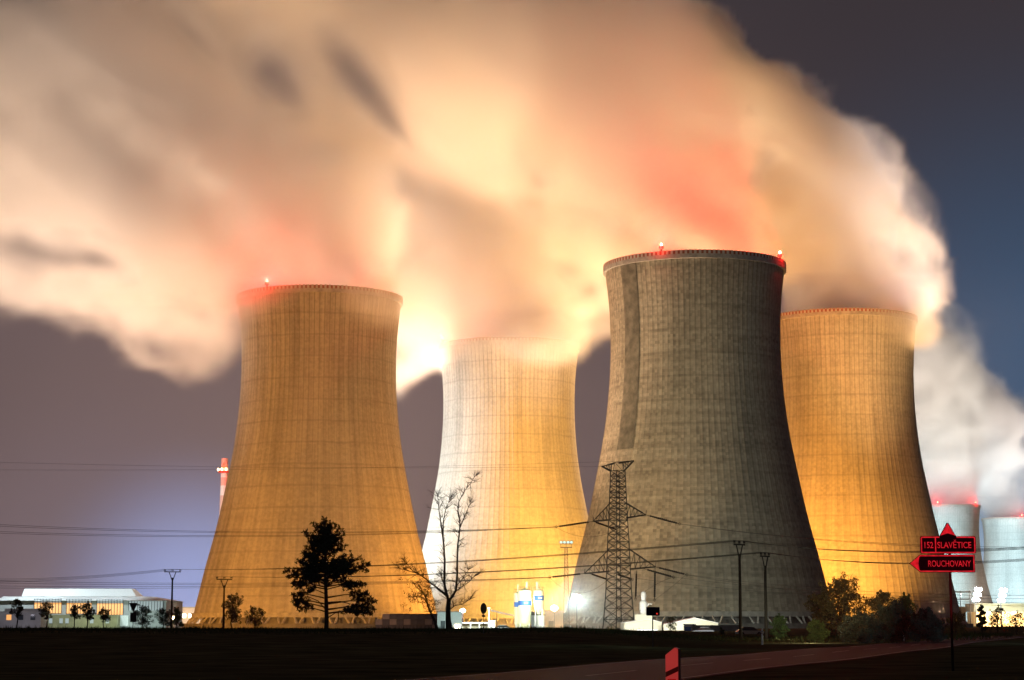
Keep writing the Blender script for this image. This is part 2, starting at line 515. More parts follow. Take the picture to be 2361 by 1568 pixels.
def sprout(b, p, d, length, rad, r, depth, bend=.35, kids=4):
    """a bare limb with twigs, recursively"""
    pts = [p]; rr = [rad]; q = p.copy(); dd = d.copy(); n = 5
    for i in range(n):
        dd = (dd + Vector((r.gauss(0, 1), r.gauss(0, 1), r.gauss(.15, .7))) * bend * .35).normalized()
        q = q + dd * length / n; pts.append(q.copy()); rr.append(rad * (1 - .75 * (i + 1) / n))
    b.tube(pts, rr, 4 if depth else 3, cap=False)
    if depth > 0:
        for k in range(kids):
            i = r.randint(1, n - 1)
            side = Vector((r.gauss(0, 1), r.gauss(0, .8), r.gauss(.25, .8))).normalized()
            sprout(b, pts[i], (dd * .8 + side * .9).normalized(), length * r.uniform(.35, .6), rr[i] * .55, r, depth - 1, bend, kids)


def local(pts, o, k, x0, y0):
    return [Vector(((x - x0) * k, yy, (y0 - y) * k)) for x, y, yy in pts]


# the pine
def pine():
    Y = 225; base = P(752, 1453, Y); base.z = gz(base.x, Y) - .1
    t = thing('pine_tree', 'dark broad pine standing on the field edge before the left tower', 'tree', base)
    r = random.Random(3); k = .01674
    X = lambda x: (x - 450) * k
    Z = lambda y: (1246 - y) * k
    b = MB(); b.tube([(X(x), 0, Z(y)) for x, y in ((452, 1255), (452, 1150), (446, 1000), (440, 850), (434, 700), (424, 525))], [.26, .23, .19, .14, .09, .03], 8)
    trunk = b.build('trunk', M_bark, t, smooth=True)
    tips = [(395, 565), (300, 612), (365, 600), (318, 655), (312, 700), (345, 690), (300, 745), (258, 800), (195, 868), (205, 905), (245, 850), (250, 960), (225, 1055), (238, 1015), (285, 1105), (330, 985), (320, 850), (345, 780), (370, 650), (300, 925), (280, 880), (265, 1075),
            (468, 552), (500, 622), (560, 640), (545, 605), (565, 700), (610, 762), (595, 800), (650, 780), (718, 815), (690, 850), (640, 870), (680, 945), (600, 830), (702, 1012), (750, 1055), (756, 1095), (738, 1130), (650, 1130), (520, 700), (540, 780), (560, 860), (640, 960), (510, 570), (420, 530), (440, 545), (430, 590), (455, 620), (405, 700), (480, 740), (390, 850), (500, 890), (350, 930)]
    lb = MB(); cb = MB()
    outl = [(520, 8, 8), (610, 150, 110), (700, 145, 125), (760, 170, 165), (815, 200, 268), (870, 258, 240), (950, 215, 230)]
    rows = [(x, y, r.uniform(-.75, .75) * abs(x - 440) * k, True) for x, y in tips]
    for _ in range(42):
        y = r.uniform(560, 950)
        for (y0, l0, r0), (y1, l1, r1) in zip(outl, outl[1:]):
            if y0 <= y <= y1:
                f = (y - y0) / (y1 - y0); l = l0 + (l1 - l0) * f; q = r0 + (r1 - r0) * f
        a = r.uniform(0, 6.28); rad = (l if math.cos(a) < 0 else q) * r.uniform(.5, .95)
        rows.append((440 + rad * math.cos(a), y, rad * math.sin(a) * k, False))
    for x, y, dy, main in rows:
        up = 70 if y < 820 else 15
        sx = 440 if y > 560 else 428
        p0 = Vector((X(sx), 0, Z(min(y + up * r.uniform(.7, 1.2), 1130)))); p1 = Vector((X(x), dy, Z(y)))
        mid = p0.lerp(p1, .5) + Vector((0, 0, .25 if y > 900 else -.05))
        ln = (p1 - p0).length
        lb.tube([p0, mid, p1], [.035 + .012 * ln, .03 + .004 * ln, .012], 4, cap=False)
        start = .35 if y < 940 else .6
        nc = max(4, int(ln * 4.6))
        for i in range(nc):
            f = start + (1.02 - start) * i / (nc - 1)
            c = (p0.lerp(mid, f * 2) if f < .5 else mid.lerp(p1, f * 2 - 1)) + Vector((r.gauss(0, .16), r.gauss(0, .2), r.gauss(.05, .13)))
            for _ in range(3):
                needle_tuft(cb, c + Vector((r.gauss(0, .12), r.gauss(0, .15), r.gauss(.05, .11))), r, 9, .30)
    for pl in ([(450, 1165, 0), (500, 1130, .1), (530, 1112, .2)], [(450, 1060, 0), (540, 1052, .3), (640, 1078, .4), (740, 1110, .4)], [(450, 1110, 0), (400, 1050, -.3), (330, 1020, -.4), (260, 1012, -.3)], [(525, 1115, .2), (527, 1150, .2), (530, 1185, .2)]):
        lb.tube([(X(x), d, Z(y)) for x, y, d in pl], [.07 - .05 * i / (len(pl) - 1) for i in range(len(pl))], 5)
    lb.build('limbs', M_bark, t); cb.build('crown', M_needle, t)


pine()


# the tall bare tree and the leaning one at its left
def bare_tree():
    Y = 222; k = .01674 * Y / 225
    bx, by = 1250, 1250
    base = P(590.2 + .3566 * bx, 1008.7 + .3566 * by, Y); base.z = gz(base.x, Y) - .15
    t = thing('bare_tree', 'tall bare forked tree, its twigs against the bright half-white tower', 'tree', base)
    r = random.Random(12)
    G = lambda pts: [Vector(((x - bx) * k, d, (by + 8 - y) * k)) for x, y, d in pts]
    b = MB(); b.tube(G([(1250, 1258, 0), (1243, 1180, 0), (1241, 1110, 0), (1246, 1050, 0)]), [.38, .29, .25, .23], 8); b.build('trunk', M_bark, t, smooth=True)
    limbs = [([(1246, 1060, 0), (1226, 1000, -.1), (1216, 940, -.2), (1219, 800, -.3), (1212, 700, -.2), (1200, 610, 0), (1186, 520, .1), (1176, 450, .2), (1170, 385, .3)], .17, .03),
             ([(1206, 640, 0), (1208, 550, .3), (1219, 480, .5), (1232, 440, .5), (1252, 395, .6)], .07, .02),
             ([(1246, 1058, 0), (1272, 1025, .1), (1291, 990, .2), (1298, 900, .2), (1299, 800, .3), (1302, 700, .2), (1313, 620, .1), (1316, 560, 0), (1302, 480, -.1), (1308, 420, -.2), (1345, 350, -.2), (1385, 300, -.2), (1412, 255, -.2)], .15, .02),
             ([(1316, 590, 0), (1338, 530, .3), (1356, 490, .4), (1380, 430, .5)], .06, .02),
             ([(1240, 1035, 0), (1200, 1000, .2), (1150, 960, .4), (1100, 920, .5), (1050, 885, .6), (1010, 865, .6), (985, 835, .7), (965, 810, .7)], .12, .025),
             ([(1050, 885, .6), (990, 868, .7), (930, 850, .9)], .05, .015), ([(1246, 1120, 0), (1285, 1090, -.2), (1340, 1078, -.4), (1380, 1050, -.5)], .07, .02),
             ([(1296, 960, .2), (1330, 920, .4), (1370, 860, .6)], .06, .02), ([(1290, 1000, .2), (1320, 975, 0), (1375, 940, -.3), (1410, 900, -.4)], .06, .02),
             ([(1216, 950, -.2), (1203, 925, -.3), (1200, 900, -.3)], .09, .05)]
    lb = MB(); tw = MB()
    for pts, r0, r1 in limbs:
        g = G(pts); n = len(g)
        lb.tube(g, [r0 + (r1 - r0) * (i / (n - 1)) ** .8 for i in range(n)], 6)
        for i in range(1, n):
            for _ in range(5):
                f = r.random(); p = g[i - 1].lerp(g[i], f); d = (g[i] - g[i - 1]).normalized()
                side = Vector((r.gauss(0, 1), r.gauss(0, .8), r.gauss(.3, .7))).normalized()
                sprout(tw, p, (d * .55 + side).normalized(), r.uniform(.6, 1.7), .030, r, 2, .5, 4)
        for _ in range(6):
            sprout(tw, g[-1], ((g[-1] - g[-2]).normalized() + Vector((r.gauss(0, .5), r.gauss(0, .5), r.gauss(0, .4)))).normalized(), r.uniform(.7, 1.5), .028, r, 2, .4, 4)
    lb.build('limbs', M_bark, t, smooth=True); tw.build('twigs', M_bark, t)

    bx2 = 1170
    base = P(590.2 + .3566 * bx2, 1008.7 + .3566 * by, Y - 3); base.z = gz(base.x, Y - 3) - .15
    t = thing('leaning_tree', 'small tree leaning left with sparse leaves beside the bare tree', 'tree', base)
    G2 = lambda pts: [Vector(((x - bx2) * k, d, (by + 8 - y) * k)) for x, y, d in pts]
    b = MB(); b.tube(G2([(1172, 1258, 0), (1158, 1190, 0), (1132, 1140, 0), (1112, 1090, .1), (1098, 1040, .2), (1076, 1000, .2), (1040, 940, .3)]), [.17, .14, .12, .1, .08, .05, .02], 6); b.build('trunk', M_bark, t, smooth=True)
    tw = MB(); lf = MB()
    for pts in ([(1112, 1090, .1), (1085, 1040, 0), (1040, 1030, -.2), (985, 1030, -.3)], [(1098, 1040, .2), (1110, 990, .4), (1125, 960, .4)], [(1132, 1140, 0), (1150, 1090, .2), (1165, 1050, .2)], [(1085, 1015, .2), (1040, 975, .2), (1010, 940, .2)]):
        g = G2(pts); tw.tube(g, [.06 - .04 * i / (len(g) - 1) for i in range(len(g))], 5)
        for i in range(1, len(g)):
            for _ in range(8):
                p = g[i - 1].lerp(g[i], r.random())
                sprout(tw, p, Vector((r.gauss(-.2, 1), r.gauss(0, .8), r.gauss(0, .8))).normalized(), r.uniform(.5, 1.4), .028, r, 2, .5, 3)
                leaf_cloud(lf, p + Vector((r.gauss(0, .4), r.gauss(0, .4), r.gauss(0, .35))), (.22, .22, .2), 9, .07, r)
    for x, y in ((960, 1085), (1000, 1115), (1010, 1060), (1080, 990), (1060, 1030), (940, 920), (960, 870), (930, 840), (1020, 1010), (1130, 1010), (1090, 960)):
        c = G2([(x, y, r.gauss(0, .4))])[0]; leaf_cloud(lf, c, (.4, .4, .3), 22, .07, r)
        sprout(tw, c, Vector((r.gauss(0, 1), 0, r.gauss(0, 1))).normalized(), .8, .015, r, 2, .5, 3)
    tw.build('branches', M_bark, t); lf.build('crown', M_leaf, t)


bare_tree()


def bush(name, label, u, vtop, vbase, Y, wpx, material, seed, dens=1.0, stem=True, group=None, airy=.5, blobs=7, trunkfrac=.25):
    """a broad-leaved tree or shrub: stem, limbs, leaves in uneven clumps"""
    r = random.Random(seed); p = P(u, vbase, Y); k = Y / FPX * 1.0
    h = (vbase - vtop) * k; wd = wpx * k
    base = Vector((p.x, Y, gz(p.x, Y) - .1))
    h += max(0, p.z - base.z)
    t = thing(name, label, 'tree' if 'tree' in name else 'shrub', base, 0, group)
    sb = MB(); lf = MB()
    ht = h * trunkfrac
    sb.tube([(0, 0, 0), (r.gauss(0, .03) * h, 0, ht), (r.gauss(0, .05) * h, 0, h * .75)], [.03 * h ** .8, .024 * h ** .8, .008 * h], 6)
    tot = 0
    for i in range(blobs):
        a = 2.399 * i + r.random(); rr = math.sqrt(r.random()) * .72
        f = (i + .5) / blobs
        env = math.sin(math.pi * min(.98, .25 + .72 * f)) ** .7
        c = Vector((math.cos(a) * rr * wd / 2 * env, math.sin(a) * rr * wd / 2 * env, ht + (h - ht) * (.10 + .80 * f)))
        s = wd * r.uniform(.17, .27) * (.6 + .5 * env)
        sb.tube([(0, 0, ht * .8 + (c.z - ht) * .3), c], [.012 * h ** .8, .004 * h ** .8], 4, cap=False)
        for j in range(4):
            sprout(sb, c, Vector((r.gauss(0, 1), r.gauss(0, 1), r.gauss(.4, .8))).normalized(), s * 1.3, .004 * h, r, 1, .5, 3)
        leaf_cloud(lf, c, (s, s, s * .8), int(380 * dens), .022 * h ** .6 * 1.1 + .02, r)
        for j in range(5):
            d = Vector((r.gauss(0, 1), r.gauss(0, 1), r.gauss(.2, .8))).normalized() * s * r.uniform(.9, 1.25)
            leaf_cloud(lf, c + d, (s * .3, s * .3, s * .35), int(40 * dens), .026 * h ** .6 + .02, r)
    sb.build('trunk', M_bark, t); lf.build('crown', material, t)
    return t


G_ROW = 'small trees in front of the long hall'
bush('small_tree', 'leftmost small dark tree before the long hall, tall thin stem', 38, 1380, 1447, 300, 34, M_leaf, 1, .55, group=G_ROW, trunkfrac=.4)
bush('small_tree', 'small spreading tree with forked crown before the hall\'s orange windows', 106, 1388, 1448, 300, 40, M_leaf, 2, .55, group=G_ROW, trunkfrac=.4)
bush('small_tree', 'thin small tree close left of the flat-topped little pine', 171, 1394, 1448, 300, 26, M_leaf, 3, .6, group=G_ROW, trunkfrac=.4)
bush('small_tree', 'little round-headed tree between the flat-topped pine and the triangular sign', 239, 1402, 1449, 300, 32, M_leaf, 5, .7, group=G_ROW, trunkfrac=.35)
bush('small_pine', 'little flat-topped pine shrub among the small trees by the hall', 201, 1389, 1446, 305, 42, M_needle, 6, .9, blobs=6, trunkfrac=.3)
bush('shrub', 'broad dark shrub just right of the triangular sign', 328, 1396, 1448, 330, 54, M_leafd, 7, 1.1, trunkfrac=.1)
bush('shrub', 'bushy shrub left of the nearer T-shaped pole', 376, 1404, 1448, 350, 44, M_leafd, 8, 1.0, trunkfrac=.1)
bush('shrub', 'green lit shrub right behind the left T-shaped pole', 408, 1400, 1448, 400, 34, M_leafg, 9, 1.0, trunkfrac=.1)
bush('shrub', 'low dark clump on the field edge below the far left of the hall', 64, 1445, 1451, 250, 13, M_leafd, 10, .5, blobs=4, trunkfrac=.1)
bush('young_tree', 'loose upright tree right of the second left pole, before the tower foot', 535, 1369, 1449, 320, 56, M_leafd, 11, 1.0, trunkfrac=.15)
bush('shrub', 'low wide shrub between the second left pole and the pine', 588, 1398, 1449, 320, 56, M_leafd, 12, 1.0, trunkfrac=.1)
G_R = 'trees and shrubs below the rear orange tower'
bush('birch_tree', 'tall airy birch in front of the rear orange tower', 1943, 1338, 1489, 185, 118, M_leaf, 21, 1.25, group=G_R, blobs=12, trunkfrac=.2)
bush('young_tree', 'thin leafy tree in the gap between the two orange-edged towers', 1890, 1372, 1487, 190, 76, M_leaf, 22, .8, group=G_R, blobs=9, trunkfrac=.15)
bush('young_tree', 'spiky-topped tree right of the tall birch', 2037, 1366, 1489, 182, 80, M_leaf, 23, 1.2, group=G_R, blobs=9, trunkfrac=.15)
bush('young_tree', 'greenish tree half hidden behind the dark conifer', 2092, 1376, 1488, 190, 64, M_leafg, 24, .9, group=G_R, blobs=8, trunkfrac=.15)
bush('conifer_shrub', 'dark dense conical bush below the birch group', 2060, 1400, 1490, 168, 120, M_leafd, 25, 2.2, group=G_R, blobs=11, trunkfrac=.05)
bush('conifer_shrub', 'second dark dense bush, left of the road sign post', 2140, 1412, 1488, 165, 96, M_leafd, 26, 2.0, group=G_R, blobs=10, trunkfrac=.05)
bush('conifer_shrub', 'dark rounded bush under the left side of the birch', 1985, 1420, 1490, 166, 100, M_leafd, 27, 2.0, group=G_R, blobs=9, trunkfrac=.05)
bush('shrub', 'bright green shrub beside the right-hand T-shaped pole', 1797, 1421, 1478, 215, 48, M_leafg, 28, 1.1, group=G_R, blobs=7, trunkfrac=.08)
bush('shrub', 'green shrub left of the birch at the dark tower\'s foot', 1885, 1430, 1483, 178, 52, M_leafg, 29, 1.2, group=G_R, blobs=7, trunkfrac=.05)
bush('shrub', 'sparse shrub right of the sign post before the orange glow', 2205, 1412, 1470, 200, 54, M_leaf, 30, .7, group=G_R, blobs=7, trunkfrac=.15)
bush('shrub', 'yellowish little shrub at the right end of the white sheds', 1664, 1450, 1468, 330, 14, M_leafg, 34, .7, blobs=5, trunkfrac=.1)
bush('shrub', 'thin shrub standing before the white sheds', 1548, 1428, 1470, 300, 30, M_leafg, 35, .35, blobs=6, trunkfrac=.2)
G_F = 'dark trees before the glowing yard'
bush('young_conifer', 'dark upright conifer between the two glaring masts', 2264, 1392, 1466, 260, 30, M_leafd, 31, 1.6, group=G_F, blobs=8, trunkfrac=.06)
bush('young_tree', 'bare-looking tree against the orange yard, left of the last bush', 2300, 1402, 1467, 255, 60, M_leaf, 32, .5, group=G_F, blobs=9, trunkfrac=.15)
bush('young_tree', 'thin bush at the right picture edge before the orange yard', 2345, 1414, 1468, 250, 56, M_leaf, 33, .45, group=G_F, blobs=9, trunkfrac=.15)

# ------------------------------------------------------------------ lattice pylon


def lattice(b, lv, w, nside_mi=0, leg=.11, brace=.055):
    """square lattice body: lv = list of heights, w = half side at each"""
    cs = [(-1, -1), (1, -1), (1, 1), (-1, 1)]
    for (z0, w0), (z1, w1) in zip(zip(lv, w), zip(lv[1:], w[1:])):
        q0 = [Vector((x * w0, y * w0, z0)) for x, y in cs]; q1 = [Vector((x * w1, y * w1, z1)) for x, y in cs]
        for i in range(4):
            j = (i + 1) % 4
            b.tube([q0[i], q1[i]], leg, 4, cap=False); b.tube([q0[i], q1[j]], brace, 4, cap=False); b.tube([q0[j], q1[i]], brace, 4, cap=False)
            b.tube([q1[i], q1[j]], brace, 4, cap=False)


PYU, PYY = 1427, 488
pb = P(PYU, 1454, PYY); pb.z = .1
KP = .02817
PX = lambda x, y: Vector(((x - 680) * KP, 0, (1512 - y) * KP))
t = thing('lattice_pylon', 'steel lattice power pylon with three pairs of arms before the grey tower', 'pylon', pb)
b = MB()
zs = [0, 2.6, 5.2, 7.6, 9.8, 11.8, 13.4, 15.2, 17, 18.9, 20.7, 22.5, 24.2, 25.8, 27.2, 28.5, 29.8, 31.1, 32.4, 33.7, 35, 36.2, 37.5]


def pw(z): return (3.75 - z * .085 if z < 9 else 2.985 - (z - 9) * .042) / 1.39 if z < 24 else (2.3 - (z - 24) * .046) / 1.39


body = MB(); lattice(body, zs, [pw(z) for z in zs], leg=.14, brace=.065)
o = body.build('lattice_body', M_lattice, t); o.rotation_euler[2] = R(33)


def arm(tip, root_lo, root_up, wy):
    a = MB(); tip = Vector(tip)
    lo = [Vector((root_lo[0], s * wy, root_lo[1])) for s in (-1, 1)]; up = [Vector((root_up[0], s * wy, root_up[1])) for s in (-1, 1)]
    for q in lo: a.tube([q, tip], .16, 4, cap=False)
    for q in up: a.tube([q, tip], .11, 4, cap=False)
    n = 5
    for i in range(n):
        f = i / n; g = (i + 1) / n
        for s in (0, 1):
            a.tube([lo[s].lerp(tip, f), up[s].lerp(tip, g)], .06, 3, cap=False); a.tube([up[s].lerp(tip, g), lo[s].lerp(tip, g)], .045, 3, cap=False)
        a.tube([lo[0].lerp(tip, f), lo[1].lerp(tip, g)], .05, 3, cap=False)
    return a


for tip, lo, up in (((545, 146), (625, 185), (650, 122)), ((815, 98), (735, 180), (690, 118)),
                    ((470, 606), (615, 592), (612, 455)), ((912, 552), (750, 577), (745, 452)),
                    ((395, 1040), (600, 1022), (600, 842)), ((988, 985), (775, 1004), (770, 838))):
    a, l, u_ = PX(*tip), PX(*lo), PX(*up)
    arm(a, (l.x, l.z), (u_.x, u_.z), 1.1).build('cross_arm', M_lattice, t)


def string(p0, p1, dy, r0=.15, r1=.24):
    """tension string of insulator discs"""
    a, c = PX(*p0), PX(*p1); c = c + Vector((0, dy, 0)); n = 14
    pts = [a.lerp(c, .12 + .8 * i / (2 * n)) for i in range(2 * n + 1)]
    s = MB(); s.tube([a, pts[0]], .06, 4); s.tube(pts, [r1 if i % 2 else r0 for i in range(2 * n + 1)], 6); s.tube([pts[-1], c], .06, 4)
    s.tube([c + Vector((0, 0, -.35)), c + Vector((.3, 0, 0)), c + Vector((0, 0, .35)), c + Vector((-.3, 0, 0)), c + Vector((0, 0, -.35))], .05, 4)
    s.build('insulator_string', M_black, t)


for p0, p1, dy in (((470, 606), (160, 655), -2), ((470, 606), (690, 662), 9), ((912, 552), (1185, 632), -3), ((395, 1040), (105, 1072), -2), ((440, 1040), (600, 1082), 9),
                   ((660, 1045), (815, 1082), 9), ((988, 985), (1240, 1052), -3), ((890, 1000), (1130, 1072), -3), ((830, 1015), (820, 1250), 0), ((985, 985), (978, 1258), 0)):
    string(p0, p1, dy)
for (x, y) in ((912, 552), (988, 985), (395, 1040), (470, 606)):
    s = MB(); a = PX(x, y); s.tube([a, a + Vector((.15, 0, 1.1))], .07, 4); s.build('arcing_horn', M_lattice, t)
tb = MB(); tb.tube([PX(545, 146), PX(655, 112), PX(735, 106), PX(815, 98)], .07, 4); tb.tube([PX(655, 112), PX(640, 185)], .06, 4); tb.tube([PX(735, 106), PX(720, 185)], .06, 4); tb.tube([PX(655, 112), PX(720, 185)], .05, 4); tb.build('apex_frame', M_lattice, t)
jb = MB()
for p0, p1, sg in (((160, 655), (690, 662), 2.2), ((820, 1250), (1130, 1072), -.6), ((978, 1258), (1240, 1052), .2), ((105, 1072), (600, 1082), 3.5)):
    a, c = PX(*p0), PX(*p1)
    jb.tube([a.lerp(c, i / 10) + Vector((0, 0, -sg * 4 * (i / 10) * (1 - i / 10))) for i in range(11)], .035, 3, cap=False)
jb.build('jumper_wires', M_wire, t)


def wire(p0, p1, sag, rad, label, cat='wire', group='overhead wires'):
    o0 = Vector(p0); n = 24; b = MB()
    b.tube([(Vector(p1) - o0) * (i / n) + Vector((0, 0, -sag * 4 * (i / n) * (1 - i / n))) for i in range(n + 1)], rad, 4, cap=False)
    return tag(b.build('overhead_wire', M_wire, loc=o0, smooth=True), label, cat, group)


PW = lambda x, y, dy=0: pb + PX(x, y) + Vector((0, dy, 0))
for x, y, u1, v1 in ((545, 146, -70, 1064), (815, 98, -70, 1083)):
    wire(PW(x, y), P(u1, v1, 470), .8, .022, 'faint thin earth wire running left from the pylon top', group='earth wires of the pylon')
for dx, dv in ((0, 0), (8, 4), (-4, 17), (4, 21)):
    wire(PW(160 + dx, 655 + dx * .3, -2), P(-70, 1206 + dv, 470), 1.6, .035, 'dark power line running left from the pylon\'s middle arm', group='lines of the middle arm')
for dx, dv in ((0, 0), (6, 5), (0, 12), (8, 17)):
    wire(PW(105 + dx, 1072 + dx * .3, -2), P(-70, 1338 + dv, 470), 1.0, .033, 'dark power line running left from the pylon\'s lowest arm', group='lines of the lowest arm')
for dx, dv in ((0, 0), (-6, 5)):
    wire(PW(1185 + dx, 632, -3), P(2460, 1262 + dv, 400), 1.5, .035, 'power line running right from the pylon\'s middle arm, towards the road sign', group='right-hand lines of the middle arm')
for q, dv in (((1240, 1052), 0), ((1130, 1072), 8), ((815, 1082), 18), ((1245, 1056), 28)):
    wire(PW(q[0], q[1], -3), P(2460, 1372 + dv, 400), 1.5, .03, 'power line running right low behind the bushes from the lowest arm', group='right-hand lines of the lowest arm')

# ------------------------------------------------------------------ T-shaped line poles


def line_pole(label, u, vtop, vbase, Y, arm_w, rz, group='line poles'):
    base = P(u, vbase, Y); k = Y / FPX; h = (vbase - vtop) * k
    base.z -= .15; h += .15
    t = thing('line_pole', label, 'utility pole', base, rz, group)
    b = MB(); b.tube([(0, 0, 0), (0, 0, h - 1.35)], [.19, .125], 10); b.build('pole', mat('pole_wood', (.03, .026, .022), .9, noise=.3), t, smooth=True)
    b = MB()
    for s in (-1, 1): b.tube([(0, 0, h - 2.0), (s * .30, 0, h - 1.1), (s * .55, 0, h - .45)], .065, 6)
    b.build('forked_bracket', M_black, t)
    b = MB(); b.box((0, 0, h - .40), (arm_w, .16, .14)); b.build('cross_arm', M_black, t)
    for x in (-.46, 0, .46):
        for dx in (-.06, .06):
            q = MB(); q.lathe([(.03, 0), (.03, .1), (.075, .12), (.05, .19), (.085, .23), (.05, .32), (.0, .36)], 8)
            o = q.build('insulator', M_black, t, (x * arm_w + dx * 1.6, 0, h - .33))
    return base, h, rz, arm_w


p1 = line_pole('line pole with Y bracket nearest the long hall', 395, 1315, 1449, 340, 2.7, R(10))
p2 = line_pole('line pole with Y bracket in front of the left tower\'s foot', 515, 1332, 1450, 330, 2.5, R(20))
p3 = line_pole('taller line pole before the grey tower, right of the white sheds', 1708, 1250, 1479, 209, 1.9, R(50))
p4 = line_pole('shorter line pole just left of the bright green shrub', 1767, 1277, 1478, 214, 1.7, R(52))


def hook(p, f):
    b0, h, rz, w_ = p
    return b0 + Vector((math.cos(rz) * f * w_ * .46, math.sin(rz) * f * w_ * .46, h + .02))


for a, c, nm in ((p1, p3, 'upper'), (p2, p4, 'lower')):
    for f in (-1, 0, 1):
        wire(hook(a, f), hook(c, f), .9, .022, nm + ' thin line strung between a left and a right Y-bracket pole', group=nm + ' pole line')
for f in (-1, 0, 1):
    wire(hook(p1, f), P(-70, 1338 + f * 4, 420), .6, .024, 'thin line leaving the Y-bracket pole nearest the hall to the left', group='pole line past the hall')
    wire(hook(p3, f), P(2460, 1256 + f * 2.5, 150), .8, .018, 'thin line running right from the taller right pole, behind the road sign top', group='pole line behind the sign')
    wire(hook(p4, f), P(2460, 1283 + f * 2.5, 150), .8, .018, 'thin line running right from the shorter right pole, behind the lower sign board', group='pole line behind the lower sign')

# ------------------------------------------------------------------ chimney
Y = 1150; cx = P(511, 1440, Y).x; k = Y / FPX
H = P(511, 1057, Y).z
t = thing('chimney', 'thin red and white banded chimney with red lamps left of the first tower', 'chimney', (cx, Y, .3))
sh = mat('chimney_bands', (.8, .78, .75)); tt = sh.node_tree; bs = tt.nodes['Principled BSDF']
b = MB(); r0, r1 = 3.6, 1.9
zz = [0, H * .30, H * .62, H - 31, H - 21, H - 15.5, H - 11, H - 6, H - .3]
for i in range(len(zz) - 1):
    f0, f1 = zz[i] / H, zz[i + 1] / H
    b.lathe([(r0 + (r1 - r0) * f0, zz[i]), (r0 + (r1 - r0) * f1, zz[i + 1])], 24, [0, 0, 0, 1, 0, 1, 0, 1][i])
b.build('shaft', [M_white, mat('faded_red_band', (.66, .46, .40))], t, smooth=True)
b = MB(); b.lathe([(2.0, H - 8.6), (3.6, H - 8.4), (3.6, H - 7.4), (2.0, H - 7.2)], 24); b.build('gallery', M_redp, t)
for a in (-2.9, -1.9, -1.2, -.2):
    q = MB(); q.lathe([(.35, 0), (.6, .4), (.6, 1.0), (.2, 1.5)], 8, 0, True)
    o = q.build('warning_light', M_redcore, t, (3.5 * math.cos(a), 3.5 * math.sin(a), H - 7.3))
l = point('warning_lamp', (0, -9, H - 6.5), 5 * K, RED, .5); l.parent = t
spot('chimney_floodlight', (cx - 30, Y - 50, 3), (cx, Y, 70), 480 * K, (1, .86, .78), 70)

# ------------------------------------------------------------------ the long hall at the left
HY = 560
def hall_pt(x, y, Y=HY): return P(.1709 * x, 1325.7 + .1709 * y, Y)
M_roofw = mat('pale_sheet_roof', (.66, .70, .72), .55, noise=.08, nscale=.3)
M_wallg = mat('pale_wall_panels', (.38, .38, .38), .8, noise=.15, nscale=.4)
M_orwin = mat('lit_windows', (.5, .35, .2), .5, emit=(1, .42, .10), estr=1.0)
M_dimwin = mat('dim_windows', (.30, .32, .33), .4, emit=(.75, .85, .9), estr=.25)
A, B_ = hall_pt(-60, 690), hall_pt(2235, 690)
t = thing('long_hall', 'long low hall with a bright white stepped roof and glowing orange glazing', 'industrial hall', (0, HY, .3))
xl, xr = A.x, B_.x; zE = hall_pt(0, 345).z - .3; zL = hall_pt(0, 285).z - .3; zR = hall_pt(0, 175).z - .3
b = MB(); b.box(((xl + xr) / 2, 14, zE / 2), (xr - xl, 28, zE)); b.build('walls', M_wallg, t)
b = MB(); hip = 6                                                   # lower hipped roof
b.add([(xl, -.8, zE), (xr + .5, -.8, zE), (xr + .5, 28.8, zE), (xl, 28.8, zE), (xl, 8, zL), (xr - hip, 8, zL), (xr - hip, 21, zL), (xl, 21, zL)], [(0, 1, 5, 4), (1, 2, 6, 5), (2, 3, 7, 6), (4, 5, 6, 7), (0, 4, 7, 3), (3, 2, 1, 0)])
b.build('lower_roof', M_roofw, t)
la, lb2 = hall_pt(205, 0).x, hall_pt(1770, 0).x
b = MB(); b.add([(la, 8.2, zL + .05), (lb2, 8.2, zL + .05), (lb2, 21, zL + .05), (la, 21, zL + .05), (la - .2, 12.0, zR), (lb2 - 2, 12.0, zR), (lb2 - 2, 17.5, zR), (la - .2, 17.5, zR)], [(0, 1, 5, 4), (1, 2, 6, 5), (2, 3, 7, 6), (4, 5, 6, 7), (0, 4, 7, 3), (3, 2, 1, 0)])
b.build('raised_roof', mat('white_sheet_roof', (.82, .84, .84), .5), t)
for x0, x1, y0, y1, m_ in ((465, 830, 375, 515, M_orwin), (900, 1235, 380, 520, M_orwin), (1310, 1660, 385, 535, M_orwin), (465, 830, 322, 372, M_dimwin), (900, 1235, 325, 377, M_dimwin), (1310, 1660, 330, 382, M_dimwin), (1740, 2200, 355, 480, M_dimwin)):
    p, q = hall_pt(x0, y0), hall_pt(x1, y1)
    b = MB(); b.box(((p.x + q.x) / 2, -.06, (p.z + q.z) / 2 - .3), (q.x - p.x, .12, p.z - q.z)); wn = b.build('window_band', m_, t)
    b = MB(); n = int((q.x - p.x) / .75)
    for i in range(n + 1): b.box((p.x + (q.x - p.x) * i / n, -.2, (p.z + q.z) / 2 - .3), (.13, .14, p.z - q.z))
    b.build('grille', M_steel, wn)
b = MB(); p, q = hall_pt(1620, 545), hall_pt(1730, 690); b.box(((p.x + q.x) / 2, -.2, (p.z + q.z) / 2 - .3), (q.x - p.x, .4, p.z - q.z)); b.build('loading_door', M_white, t)
b = MB(); p, q = hall_pt(600, 520), hall_pt(1620, 690)
b.box(((p.x + q.x) / 2, -2.5, 1.9), (q.x - p.x, 5, 3.8)); b.build('annex', mat('annex_render', (.30, .27, .16), .85, noise=.2, nscale=.5), t)
for x in (650, 740, 880, 960, 1290, 1500):
    p = hall_pt(x, 570); b = MB(); b.box((p.x, -5.04, 2.2), (.9, .1, 1.3)); b.build('annex_window', M_dimwin, t)
